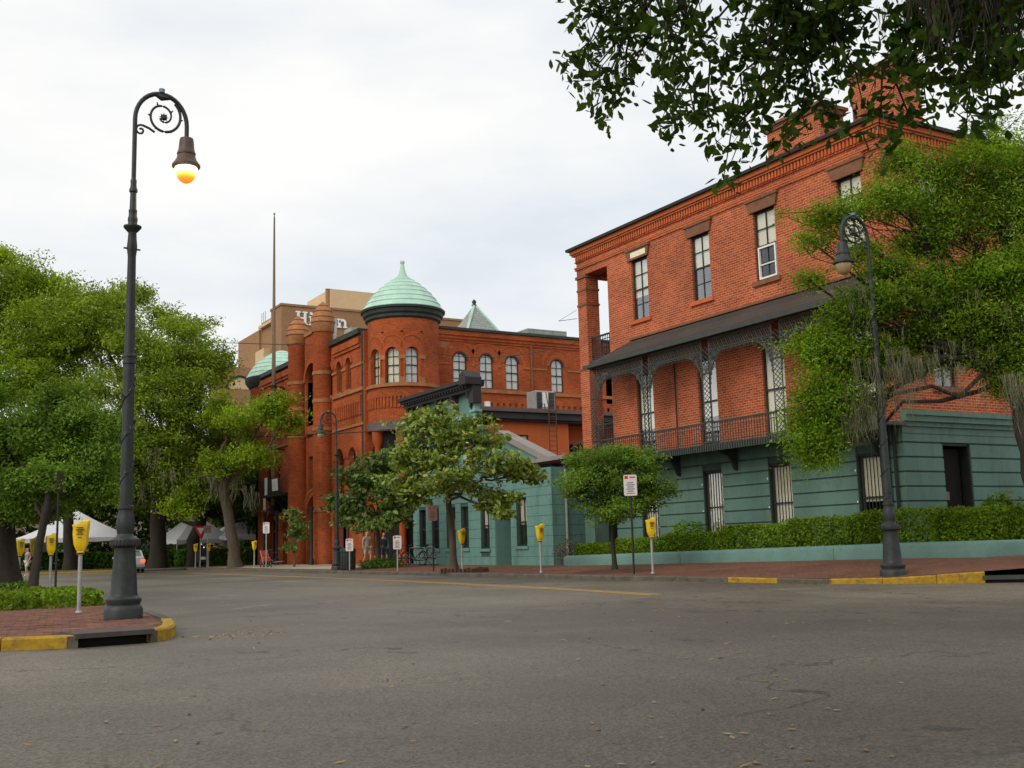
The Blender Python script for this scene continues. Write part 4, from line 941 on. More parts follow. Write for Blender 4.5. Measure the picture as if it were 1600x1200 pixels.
for a in (R(-172), R(-120), R(-68)):
    q = CYL(cx, cy_, r_-.3)(a, 0, 0); MB().lathe([(.32, .15), (.32, .6), (.22, .7), (.2, 3.3), (.3, 3.5), (.3, 3.9), (.22, 4.0), (.2, 6.9), (.34, 7.2), (.36, 7.84)], 14, (q[0], q[1], 0)).build('porch_column', 'hall_arch', hl, smooth=True)
MB().mbox(CYL(cx, cy_, r_), R(-200), R(20), 3.6, 4.3, -.35, .05, 44).build('porch_beam', 'brick_dark', hl)
MB().lathe([(r_+.02, 14.4), (r_+.14, 14.5), (r_+.14, 14.65), (r_+.26, 14.75), (r_+.30, 14.95), (r_+.40, 15.0), (r_+.42, 15.12), (r_+.2, 15.16)], 48, (cx, cy_, 0)).build('dome_cornice', 'copper_dark', hl, smooth=True)
D = [(2.44, 15.16), (2.25, 15.50), (2.02, 15.84), (1.75, 16.18), (1.43, 16.50), (1.08, 16.80), (.72, 17.06), (.40, 17.27)]
for (r0, z0), (r1, z1) in zip(D[:-1], D[1:]): MB().lathe([(r0+.03, z0-.02), (r0+.035, z0+.015), (r1, z1), (r1-.05, z1)], 48, (cx, cy_, 0), caps=False).build('copper_course', 'copper', hl, smooth=True)
MB().lathe([(.50, 17.2), (.50, 17.25), (.34, 17.31), (.22, 17.58), (.13, 17.95), (.10, 18.15), (.14, 18.2), (.14, 18.32), (.05, 18.36)], 16, (cx, cy_, 0)).build('finial', 'copper', hl, smooth=True)
MB().tube([(25.0, 59.75, .3), (25.0, 59.75, 13.9)], .09, 8).build('downpipe', 'frame', hl)
# side wall with arched sash windows
S = FY(58.0); sw = [(30.18, 31.12), (32.03, 32.97), (33.88, 34.82), (37.24, 38.16)]
sh = [(a, b, 10.64, 12.3) for a, b in sw]
W = MB().wall(S, 28.4, 42, .1, 14.1, [arch(h) for h in sh], .45)
for h in sh: W.archfill(S, (h[0]+h[1])/2, (h[1]-h[0])/2, h[3], h[3]+(h[1]-h[0])/2, .45)
W.build('side_wall', 'brick_dark', hl)
for h in sh:
    uc, q = (h[0]+h[1])/2, (h[1]-h[0])/2
    sash_window(hl, S, h[0], h[1], h[2], h[3]+q, depth=.08, shade=1.0, shademat='white', rows=(2, 2))
    MB().archring(S, uc, q-.02, h[3], .09, -.2, .02).build('frame_head', 'frame', hl)
    MB().archring(S, uc, q+.09, h[3], .24, -.05, .025).build('arch_ring', 'hall_arch', hl); MB().archring(S, uc, q+.52, h[3]+.05, .2, -.05, .02).build('arch_hood', 'hall_arch', hl)
MB().mbox(S, 28.5, 42, 10.36, 10.56, -.1, .1).build('stone_band', 'hall_stone', hl)
x = 28.5
for h in sh+[(42, 42)]: MB().mbox(S, x, h[0]-.36, 12.0, 12.1, -.1, .05).build('stone_band', 'hall_stone', hl); x = h[1]+.36
m = MB()
for k in range(30): m.mbox(S, 28.9+k*.44, 28.9+k*.44+.26, 9.35, 9.75, 0, .07)
m.mbox(S, 28.7, 42, 9.75, 10.05, 0, .07); m.mbox(S, 28.5, 42, 13.45, 13.6, 0, .06); m.mbox(S, 28.5, 42, 13.6, 13.8, 0, .12); m.mbox(S, 28.5, 42, 13.8, 14.1, 0, .2); m.build('corbel_table', 'brick_dark', hl, kind='stuff')
MB().box(28.4, 42.1, 57.7, 58.3, 14.12, 14.28).build('roof_edge', 'copper_dark', hl)
MB().tube([(35.75, 57.93, 8.8), (35.75, 57.93, 14.1)], .07, 6).build('downpipe', 'brown', hl)
MB().mbox(S, 29.2, 30.2, 13.0, 13.35, 0, .01).build('patch', 'hall_stone', hl)
MB().box(36.2, 39.2, 59, 62, 14.0, 14.9).build('skylight', 'slate', hl)
sp_ = MB().add([(34.6, 64.6, 15.2), (37.9, 64.6, 15.2), (37.9, 67.9, 15.2), (34.6, 67.9, 15.2), (36.25, 66.25, 17.95)], [(0, 1, 4), (1, 2, 4), (2, 3, 4), (3, 0, 4)]).build('slate_spire', 'slate', hl)
for (x, y) in ((34.6, 64.6), (37.9, 64.6)): MB().tube([(x, y, 15.2), (36.25, 66.25, 17.97)], .1, 5).build('hip_roll', 'copper', sp_)
MB().lathe([(.16, 0), (.2, .08), (.1, .14), (.17, .3), (.1, .42), (.02, .48)], 10, (36.25, 66.25, 17.85)).build('finial', 'copper_dark', sp_, smooth=True)
MB().box(34.7, 37.8, 64.7, 67.8, 13.9, 15.2).build('spire_base', 'slate', sp_)
# second dome at the hall's far corner
D2 = [(2.66, 14.2), (2.5, 14.55), (2.28, 14.9), (2.0, 15.25), (1.66, 15.6), (1.26, 15.9), (.84, 16.15), (.3, 16.4)]
MB().lathe([(2.36, 8.4), (2.36, 13.4), (2.66, 13.9), (2.75, 14.15)], 36, (27, 80.6, 0)).build('turret_wall', 'brick_dark', hl, smooth=True)
MB().lathe([(2.45, 13.4), (2.75, 13.8), (2.78, 14.15), (2.6, 14.2)], 36, (27, 80.6, 0)).build('dome_cornice', 'copper_dark', hl, smooth=True)
for (r0, z0), (r1, z1) in zip(D2[:-1], D2[1:]): MB().lathe([(r0+.03, z0-.02), (r0+.035, z0+.015), (r1, z1), (r1-.05, z1)], 36, (27, 80.6, 0), caps=False).build('copper_course', 'copper', hl, smooth=True)
# flagpole and wooden service mast, wires
fp = thing('flagpole', (24.2, 74.0, 4.0), 'tall bare flagpole fixed to the front of the brick hall', 'flagpole')
MB().lathe([(.15, 0), (.145, 10), (.10, 16), (.06, 21), (.03, 21.2)], 10, (24.2, 74.0, 3.9)).build('pole', 'wood', fp, smooth=True)
MB().lathe([(.02, 0), (.07, .04), (.09, .1), (.05, .18), (.01, .2)], 8, (24.2, 74.0, 25.1)).build('truck', 'steel', fp, smooth=True)
MB().lathe([(.12, -.5), (.3, -.35), (.32, 0), (.2, .2)], 10, (24.2, 74.0, 4.0)).build('socket', 'black', fp, smooth=True)
for z in (8.0, 12.4): MB().lathe([(.16, 0), (.2, .03), (.2, .25), (.16, .28)], 10, (24.2, 74.0, z)).build('strap', 'black', fp); MB().box(24.2, 25.0, 73.95, 74.05, z+.08, z+.18).build('stay', 'black', fp)
wp = thing('service_mast', (28.35, 57.6, 8.8), 'weathered wooden service mast against wall beside the turret', 'post')
MB().box(28.22, 28.48, 57.45, 57.69, 8.8, 13.35).build('mast', 'wood', wp); MB().box(28.5, 28.6, 57.5, 57.6, 11.9, 12.9).build('batten', 'wood', wp)
def wire(pts, label, r=.02):
    n = 16; out = []
    a, b = Vector(pts[0]), Vector(pts[1])
    for k in range(n+1): t = k/n; p = a.lerp(b, t); p.z -= pts[2]*4*t*(1-t); out.append(p)
    return tag(MB().tube(out, r, 4).build('cable', 'frame', None), label, 'cable')
wire(((28.35, 57.5, 13.0), at(-20, 505, 95), .6), 'thin overhead wire from the wooden mast towards the park', .025)
wire(((28.35, 57.5, 12.6), (25.9, 38.1, 9.6), .5), 'thin overhead wire from wooden mast to the brick pillar', .02)
wire(((25.9, 54.6, 7.6), (10, 84, 9.6), .3), 'black overhead cable crossing low before the hall', .04)
# ------------------------------------------------------------------ hotel far behind
ht = thing('hotel', (50, 136, 0), 'brown brick hotel block with white lettering behind the hall', 'hotel')
hx, hy = 44.4, 132.8
MB().box(hx, 75, hy, hy+4.2, 0, 32.3).build('tower', 'hotel', ht); MB().box(hx+.6, 75, hy+4.2, hy+10.2, 0, 31.9).build('tower', 'hotel', ht); MB().box(hx+.3, 75, hy+10.2, hy+20, 0, 31.0).build('tower', 'hotel', ht)
MB().box(hx-.12, 75.1, hy-.12, hy+4.3, 32.31, 32.6).build('coping', 'hotel', ht); MB().box(hx+.1, hx+.59, hy+4.3, hy+10, 31.0, 31.4).build('coping', 'hotel_cream', ht)
MB().box(hx-.9, hx+.25, hy+4.4, hy+8, 24.2, 27.4).build('balcony_front', 'hotel_cream', ht); MB().box(hx-2.2, hx+.2, hy+10.3, hy+15, 22.4, 25.4).build('balcony_front', 'hotel_cream', ht)
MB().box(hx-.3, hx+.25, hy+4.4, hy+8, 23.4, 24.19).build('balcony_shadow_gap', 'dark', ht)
MB().box(52.2, 66, hy+3, hy+12, 32.6, 35.9).build('penthouse', 'hotel_cream', ht)
MB().poly([(52.2, hy+3.02, 32.6), (52.2, hy+11.9, 32.6), (50.4, hy+11.9, 32.6), (50.4, hy+9, 32.6)], (0, 0, 1.9)).build('penthouse', 'hotel_cream', ht)
MB().lathe([(.3, 0), (.3, 2.5), (.34, 2.55), (.34, 2.65)], 10, (51.0, hy+.8, 32.6)).build('flue', 'hotel', ht)
MB().box(32.4, 41.5, 118, 122, 0, 21.4).build('low_wing', 'hotel', ht)
MB().archring(FY(118.0), 34.7, 1.35, 18.9, .2, -.05, .15).build('arch_window', 'black', ht); MB().archring(FY(118.0), 34.7, .03, 18.9, 1.31, -.05, .03).build('arch_glass', 'hotel_cream', ht)
for k in range(3): MB().tube([(44.9, 142.5-k*.8, 31.0), (44.9, 142.5-k*.8, 33.2)], .05, 4).build('aerial', 'steel', ht)
def letters():
    y1 = hy; s = 1.75; x = 46.3; M = FY(hy)
    def L(shapes, adv):
        nonlocal x
        m = MB()
        for q in shapes:
            if q[0] == 'b': m.mbox(M, x+q[1]*s, x+q[2]*s, 29.95+q[3]*s, 29.95+q[4]*s, .03, .2)
            elif q[0] == 'r': m.archring(M, x+q[1]*s, q[3]*s, 29.95+q[2]*s, q[4]*s, .03, .2, n=20, a0=q[5], a1=q[6], hu=q[7]*s if len(q) > 7 else None)
        m.build('letter', 'letter', ht); x += adv*s
    b = 'b'; pi = math.pi
    L([(b, .1, .28, 0, 1), (b, .62, .8, 0, 1), (b, .28, .62, .44, .56), (b, 0, .1, 0, .1), (b, .28, .38, 0, .1), (b, 0, .1, .9, 1), (b, .28, .38, .9, 1), (b, .52, .62, 0, .1), (b, .8, .9, 0, .1), (b, .52, .62, .9, 1), (b, .8, .9, .9, 1)], 1.0)
    L([(b, .1, .28, 0, .68), (b, 0, .1, 0, .1), (b, .28, .38, 0, .1), (b, 0, .1, .58, .68), (b, .1, .28, .8, .98)], .46)
    L([(b, .1, .28, 0, 1), (b, 0, .1, 0, .1), (b, .28, .38, 0, .1), (b, 0, .1, .9, 1)], .46)
    L([(b, .1, .28, 0, .95), (b, 0, .1, .58, .68), (b, .28, .42, .58, .68), (b, .28, .42, 0, .12)], .5)
    L([('r', .36, .34, .17, .17, 0, 2*pi)], .8)
    L([(b, .1, .28, 0, .68), (b, 0, .1, 0, .1), (b, .28, .36, 0, .1), (b, 0, .1, .58, .68), ('r', .44, .40, .13, .17, 0, pi, .11), (b, .57, .74, 0, .40), (b, .5, .57, 0, .1), (b, .74, .82, 0, .1)], .8)
letters()
# ------------------------------------------------------------------ street lamps
def make_lamp(lit):
    root = thing('street_lamp', (0, 0, 0), 'x', 'street lamp', local=True)
    k = .00955
    pr = [(29.5, 0), (29.5, 13), (28, 17), (25, 20), (25.5, 23), (27, 25), (27, 29), (25, 31), (21.5, 33), (20.5, 36), (19, 60), (17, 85), (16, 102), (16.5, 104)]
    MB().lathe([(r*k, z*k) for r, z in pr], 24).build('base', 'lamp', root, smooth=True)
    MB().lathe([(r*k, z*k) for r, z in [(17, 103), (22, 106), (23.5, 110), (22, 115), (17, 118), (13.5, 120), (12, 123), (13, 127), (14, 134), (14, 142), (12.5, 150), (11, 157), (11.5, 159), (13, 160), (13, 164), (10.5, 165)]], 24).build('collar', 'lamp', root, smooth=True)
    m = MB()
    for i in range(26): a = i*2*math.pi/26; m.tube([(21.6*k*math.cos(a), 21.6*k*math.sin(a), 106*k), (22.2*k*math.cos(a+.12), 22.2*k*math.sin(a+.12), 114*k)], .018, 5)
    m.build('rope_ring', 'lamp', root, kind='stuff')
    sh = MB().lathe([(r*k, z*k) for r, z in [(10, 164), (9.4, 250), (8.8, 377), (10.8, 378), (10.8, 382), (9.5, 383), (9.5, 387), (10.8, 388), (10.8, 391), (8.4, 393), (7.3, 480), (6.6, 545), (7.8, 553), (8.4, 560), (7.2, 572), (6.6, 582), (7.4, 584)]], 18).build('shaft', 'lamp', root, smooth=True)
    g = rs(2); m = MB()                                # raised vine winding round the shaft
    m.tube([((9.6-.002*t)*k*math.cos(t*.11), (9.6-.002*t)*k*math.sin(t*.11), (168+t*1.05)*k) for t in range(0, 198, 3)], .014, 5)
    for t in range(4, 196, 9):
        c3 = Vector(((10)*k*math.cos(t*.11), (10)*k*math.sin(t*.11), (170+t*1.05)*k)); m.tube([c3, c3*1.0+Vector((math.cos(t)*.03, math.sin(t)*.03, .06))], [.022, .004], 4)
    m.build('vine_relief', 'lamp', sh, kind='stuff')
    MB().lathe([(r*k, z*k) for r, z in [(7.2, 583), (12, 588), (14.5, 591), (14.5, 593), (8.5, 594), (7.2, 598), (8, 602), (7.8, 606), (6.6, 609), (6.6, 614), (7, 618), (5.6, 620), (5, 646), (6.8, 648), (6.8, 652), (5.4, 654), (4.8, 660), (5.2, 666), (4, 668), (3.5, 672)]], 18).build('ladder_bowl', 'lamp', root, smooth=True)
    MB().tube([(-.13, -.02, 557*k), (.13, .02, 557*k)], .014, 6).build('ladder_rest', 'lamp', root)
    R0 = .41; zc = 7.33
    arm = [(0, 0, 670*k), (0, 0, zc)]+[(R0-R0*math.cos(a), 0, zc+R0*1.1*math.sin(a)) for a in np.linspace(0, math.pi, 19)[1:]]+[(2*R0, 0, 7.14)]
    MB().tube(arm, [.036]*len(arm), 10).build('arm', 'lamp', root, smooth=True)
    MB().lathe([(.05, 0), (.05, .06), (.03, .06)], 8, (R0, 0, zc+R0*1.1+.02)).build('photocell', M_plain('blue grey photocell', (.16, .25, .30), .5), root)
    sp = []
    for t in range(0, 60):                             # main scroll
        a = .9-t*.165; r = .295*(1-t/75); sp.append((R0+.03+r*math.cos(a), 0, zc+.10+r*math.sin(a)))
    MB().tube(sp, [.024-.00018*i for i in range(60)], 7).build('scroll', 'lamp', root, smooth=True)
    MB().tube([(.09+.085*(1-t/26)*math.cos(1.2+t*.36), 0, zc-.17+.085*(1-t/26)*math.sin(1.2+t*.36)) for t in range(22)]+[], .017, 6).tube([(.12, 0, zc-.09), (.22, 0, zc-.12), (.31, 0, zc-.17)], .02, 6).build('scroll', 'lamp', root, smooth=True)
    c3 = Vector((R0+.04, 0, zc+.09)); m = MB().lathe([(.0, -.05), (.05, -.03), (.05, .03), (0, .05)], 8, c3)
    for i in range(8): a = i*math.pi/4; m.tube([c3, c3+Vector((math.cos(a)*.075, 0, math.sin(a)*.075))], [.018, .004], 4)
    m.build('rosette', 'lamp', root)
    m = MB()
    for i in (6, 12, 18, 24, 31, 40):
        p = Vector(sp[i]); dd = (p-Vector((R0+.03, 0, zc+.1))).normalized(); m.tube([p, p+dd*.045+Vector((0, 0, .02))], [.022, .008], 5)
    m.tube([(R0-.12, 0, zc+R0*1.06), (R0, .0, zc+R0*1.1-.05), (R0+.17, 0, zc+R0*1.0)], [.02, .055, .02], 7)
    m.build('leaf_ornament', 'lamp', root, kind='stuff')
    X = 2*R0; z0 = 7.12
    MB().lathe([(.055, .04), (.105, .02), (.115, -.02), (.125, -.14), (.14, -.2), (.15, -.21), (.15, -.235), (.14, -.245), (.16, -.31), (.20, -.37), (.225, -.40), (.225, -.43), (.20, -.445)], 20, (X, 0, z0)).build('hood', M_plain('lamplit hood', (.10, .062, .04), .5, .2, 5, spec=.4) if lit else 'lamp', root, smooth=True)  # brown of the lit hood carries the lamp's glow in its colour
    gl = MB().lathe([(.175, -.43), (.178, -.47), (.168, -.53), (.14, -.60), (.10, -.65), (.045, -.68), (.01, -.69)], 20, (X, 0, z0)).build('globe', 'globe' if lit else 'globe_off', root, smooth=True)
    if lit:
        pl_ = bpy.data.lights.new('lamp_light', 'POINT'); pl_.energy = 14; pl_.color = (1, .62, .22); pl_.shadow_soft_size = .12
        po = bpy.data.objects.new('lamp_light', pl_); COL.objects.link(po); po.parent = root; po.location = (X, 0, z0-.82)
    return root
l1 = make_lamp(True); place(l1, (3.37, 17.36, .15), 0, 1.0, label= 'tall dark scroll-arm street lamp with lit amber globe on the corner')
l2 = make_lamp(False); place(l2, (20.0, 17.15, .1), math.pi, 1.0, label= 'unlit dark scroll-arm street lamp before the right-hand hedge')
l3 = copy_tree(l2); place(l3, (18.85, 48.3, .15), math.pi, 1.0, label= 'unlit scroll-arm street lamp beside the black litter bin')
l1.scale = (1, 1, 1.076); l2.scale = (1.06, 1.06, 1.077); l3.scale = (.95, .95, .946)
for l in (l1, l2, l3): l['group'] = 'scroll-arm street lamps'
# ------------------------------------------------------------------ parking meters under yellow bags
def make_meter():
    root = thing('parking_meter', (0, 0, 0), 'x', 'parking meter', local=True)
    MB().lathe([(.034, 0), (.034, 1.0)], 10).build('post', 'steel', root, smooth=True)
    MB().lathe([(.06, 0), (.05, .02), (.036, .03)], 10).build('foot', 'steel', root)
    g = rs(4); prof = [(.05, .93), (.062, .95), (.05, .98), (.075, 1.02), (.10, 1.1), (.115, 1.25), (.122, 1.38), (.128, 1.44), (.12, 1.455), (.02, 1.45)]
    m = MB(); n = 16; o = 0; vs = []
    for i, (r, z) in enumerate(prof):
        for k in range(n):
            a = 2*math.pi*k/n; sq = 1/max(abs(math.cos(a)), abs(math.sin(a)))**.6; q = r*sq*(1+.07*math.sin(k*3+i*1.3)); zz = z+(.035*math.cos(a)+.012*math.sin(a*3) if i > 6 else 0)
            vs.append((q*math.cos(a)*1.05, q*math.sin(a)*.8, zz))
    fs = [(i*n+k, i*n+(k+1) % n, (i+1)*n+(k+1) % n, (i+1)*n+k) for i in range(len(prof)-1) for k in range(n)]+[tuple((len(prof)-1)*n+k for k in range(n))]
    b = m.add(vs, fs).build('bag', 'bag', root, smooth=True)
    for k, (w, z) in enumerate(((.10, 1.36), (.13, 1.325), (.08, 1.29), (.11, 1.255), (.06, 1.2))):
        MB().box(-w/2, w/2, -.125+.004*k, -.108, z, z+.014).build('print_line', 'print', b)
    MB().lathe([(.068, .94), (.072, .95), (.068, .965)], 12, caps=False).build('tie', 'print', b)
    return root
m0 = make_meter()
MET = [((3.17, 20.1, .15), 'yellow-bagged parking meter nearest the lit lamp, beside clipped ground cover'), ((4.2, 31.3, .15), 'yellow-bagged parking meter beside the dark pole on the left pavement'),
       ((4.28, 35.3, .15), 'yellow-bagged parking meter half behind the slim leaning trunk at left'), ((4.2, 38.2, .15), 'yellow-bagged parking meter touching the big dark trunk at left edge'),
       ((19.25, 25.0, .17), 'yellow-bagged parking meter beside the tall sign before the long hedge'), ((19.0, 30.6, .16), 'yellow-bagged parking meter before the turquoise corner, right of arched door'),
       ((19.1, 36.3, .16), 'yellow-bagged parking meter just right of the magnolia trunk'), ((19.3, 62.4, .15), 'yellow-bagged parking meter before left corner of the brick hall'),
       ((18.7, 73.2, .15), 'yellow-bagged parking meter beside the black news box in the park'), ((19.6, 73.4, .15), 'yellow-bagged parking meter right of the black news box')]
for i, (p, lb) in enumerate(MET):
    o = m0 if i == 0 else copy_tree(m0); place(o, p, math.atan2(p[0], -p[1])*0+R(-20+13*(i % 4)), 1.05, lb, 'bagged parking meters')
# ------------------------------------------------------------------ signs
def make_sign(h, w, sh, face, post='steel', label='', loc=(0, 0, 0), rz=0, red=True, lines=6):
    root = thing('street_sign', loc, label, 'sign', 'kerbside signs', local=True); root.rotation_euler.z = rz
    MB().tube([(0, .02, 0), (0, .02, h)], .03, 8).build('post', post, root)
    m = MB(); r_c = .03
    pts = [(-w/2+r_c, 0, h-sh-.03), (w/2-r_c, 0, h-sh-.03), (w/2, 0, h-sh-.03+r_c), (w/2, 0, h-.03-r_c), (w/2-r_c, 0, h-.03), (-w/2+r_c, 0, h-.03), (-w/2, 0, h-.03-r_c), (-w/2, 0, h-sh-.03+r_c)]
    pl = m.poly(pts, (0, -.012, 0)).build('plate', face, root)
    if red:
        MB().box(-w/2+.03, -w/2+.03+w*.26, -.018, -.0125, h-.06-sh*.14, h-.06).build('red_block', 'red', pl)
        MB().box(-w/2+.06+w*.3, w/2-.05, -.018, -.0125, h-.06-sh*.10, h-.085).build('red_text', 'red', pl)
    for k in range(lines):
        ww = w*(.62 if k % 2 else .45); z = h-.08-sh*(.28+k*.1); MB().box(-ww/2, ww/2, -.017, -.0125, z-sh*.035, z).build('text_line', 'red' if k == lines-1 and red else 'print', pl)
    MB().lathe([(.012, -.004), (.012, .0)], 6, (0, -.02, h-.05)).build('bolt', 'steel', pl)
    return root
SGN = R(-32)
make_sign(2.85, .38, .6, 'sign', 'black', 'tall white and red parking sign on black post beside small oak', (18.85, 25.35, .16), SGN)
make_sign(2.5, .36, .55, 'signback', 'black', 'faded brown parking sign on black post before the turquoise windows', (18.75, 38.0, .15), SGN)
make_sign(1.45, .34, .55, 'sign', 'steel', 'short white and red parking sign beside the parked bicycles', (18.7, 41.2, .15), SGN)
make_sign(1.42, .34, .55, 'sign', 'steel', 'short white parking sign right of the black litter bin', (18.75, 46.5, .15), SGN)
make_sign(2.55, .36, .6, 'sign', 'steel', 'white parking sign before left corner of the brick hall', (19.1, 59.6, .15), SGN)
make_sign(2.75, .5, .5, 'signback', 'steel', 'small brown square sign by park edge, left of leaning trunk', (19.3, 72.6, .15), SGN, red=False, lines=2)
make_sign(3.2, .35, .5, 'print', 'black', 'dark pole sign seen edge-on behind bagged meters at left', (4.3, 30.9, .15), R(55), red=False, lines=0)
yr = thing('yield_sign', (18.95, 73.0, .15), 'red and white triangular yield sign at the park corner', 'sign', local=True); yr.rotation_euler.z = R(-15)
MB().tube([(0, .03, 0), (0, .03, 2.7)], .03, 6).build('post', 'steel', yr)
yp = MB().poly([(-.46, 0, 2.7), (.46, 0, 2.7), (0, 0, 1.9)], (0, -.012, 0)).build('plate', 'red', yr); MB().poly([(-.24, -.0135, 2.58), (.24, -.0135, 2.58), (0, -.0135, 2.17)], (0, -.004, 0)).build('white_triangle', 'sign', yp)
# ------------------------------------------------------------------ litter bin, news box, park lanterns
bn = thing('litter_bin', (18.95, 47.2, .15), 'round black green litter bin at foot of the middle lamp', 'bin', local=True)
MB().lathe([(.30, 0), (.33, .05), (.35, .8)], 20).build('body', 'bin', bn, smooth=True); MB().lathe([(.37, .8), (.38, .84), (.36, .94), (.22, 1.0), (.2, 1.0)], 20).build('lid', 'bin', bn, smooth=True)
for k in range(18): a = k*math.pi/9; MB().box(-.012, .012, -.004, .012, .06, .78).build('slat', 'iron', bn).location = (.352*math.cos(a), .352*math.sin(a), 0); bn.children[-1].rotation_euler.z = a+math.pi/2
nb = thing('news_box', (19.25, 73.6, .15), 'black newspaper box between two yellow-bagged meters', 'box', local=True)
MB().bbox(-.3, .3, -.25, .25, .35, 1.15, .08).build('cabinet', 'black', nb); MB().box(-.22, -.16, -.18, .18, 0, .35).box(.16, .22, -.18, .18, 0, .35).build('legs', 'black', nb); MB().box(-.18, .14, -.27, -.251, .5, .68).build('label_panel', 'sign', nb)
for i, (p, lb) in enumerate((((18.3, 80.0, .12), 'small black lantern post before the peaked tent, left of the yield sign'), ((25.5, 84, .12), 'small black lantern post behind the leaning tree trunk'))):
    pr_ = thing('lantern_post', p, lb, 'lamp post', 'park lanterns', local=True)
    MB().lathe([(.12, 0), (.12, .3), (.06, .4), (.045, 2.5), (.08, 2.55)], 10).build('post', 'black', pr_, smooth=True)
    MB().lathe([(.08, 2.55), (.17, 2.95), (.2, 2.97)], 6).build('lantern', 'carglass', pr_); MB().lathe([(.22, 2.97), (.1, 3.12), (.02, 3.22)], 6).build('cap', 'black', pr_)
# ------------------------------------------------------------------ bicycles
def make_bike():
    root = thing('bicycle', (0, 0, 0), 'x', 'bicycle', local=True)
    for x in (-.52, .52):
        wh = MB().torus((x, 0, .34), .32, .022, (0, 1, 0), 24, 6).build('wheel', 'tyre', root, smooth=True); MB().torus((x, 0, .34), .295, .01, (0, 1, 0), 24, 4).build('rim', 'steel', wh)
        m = MB()
        for k in range(12): a = k*math.pi/6; m.tube([(x, 0, .34), (x+.29*math.cos(a), 0, .34+.29*math.sin(a))], .003, 3)
        m.build('spokes', 'steel', wh, kind='stuff')
    bb_, st, hd, rr, ff = (-.08, 0, .30), (-.22, 0, .80), (.36, 0, .82), (-.52, 0, .34), (.52, 0, .34)
    MB().tube([bb_, st], .017, 6).tube([st, hd], .017, 6).tube([bb_, (.39, 0, .72)], .019, 6).tube([rr, bb_], .011, 5).tube([rr, st], .011, 5).tube([(.34, 0, .92), (.42, 0, .62), ff], .015, 6).tube([st, (-.26, 0, .93)], .014, 5).build('frame', 'black', root, kind='stuff')
    MB().tube([(.22, -.27, .98), (.36, -.12, .97), (.34, 0, .95), (.36, .12, .97), (.22, .27, .98)], .014, 6).build('handlebar', 'black', root)
    MB().lathe([(.02, 0), (.09, .01), (.08, .05), (.02, .06)], 10, (-.30, 0, .93)).tube([(-.3, 0, .95), (-.1, 0, .95)], [.06, .02], 6).build('saddle', 'black', root)
    MB().lathe([(.09, -.008), (.09, .008)], 14, (0, 0, 0)).build('chainring', 'steel', root); root.children[-1].location = bb_; root.children[-1].rotation_euler.x = math.pi/2
    MB().tube([(-.08, .05, .30), (.04, .07, .18)], .01, 4).tube([(-.08, -.05, .30), (-.2, -.07, .42)], .01, 4).build('crank', 'steel', root, kind='stuff')
    return root
b0 = make_bike(); BK = [((23.3, 50.6, .2), R(-72), 'black bicycle standing nearest the hall end of the rack'), ((23.5, 49.5, .2), R(-55), 'black bicycle leaning in the middle of the rack'), ((23.6, 48.3, .2), R(-80), 'black bicycle nearest the turquoise windows at the rack'), ((20.6, 62.6, .18), R(-50), 'bicycle leaning before the left corner of the brick hall')]
for i, (p, a, lb) in enumerate(BK): place(b0 if i == 0 else copy_tree(b0), p, a, 1.02, lb, 'parked bicycles', rx=R(6 if i % 2 else -5))
rk = thing('bicycle_rack', (23.9, 49.3, .2), 'galvanised hoop bicycle rack by the turquoise wall', 'bicycle rack', local=True)
for k in range(3): MB().tube([(0, -1.1+k*1.1, 0), (0, -1.1+k*1.1, .75), (.0, -1.0+k*1.1, .85), (0, -.45+k*1.1, .85), (0, -.35+k*1.1, .75), (0, -.35+k*1.1, 0)], .025, 6).build('hoop', 'steel', rk)
MB().box(-.06, .06, -1.3, 1.4, 0, .04).build('base_rail', 'black', rk)
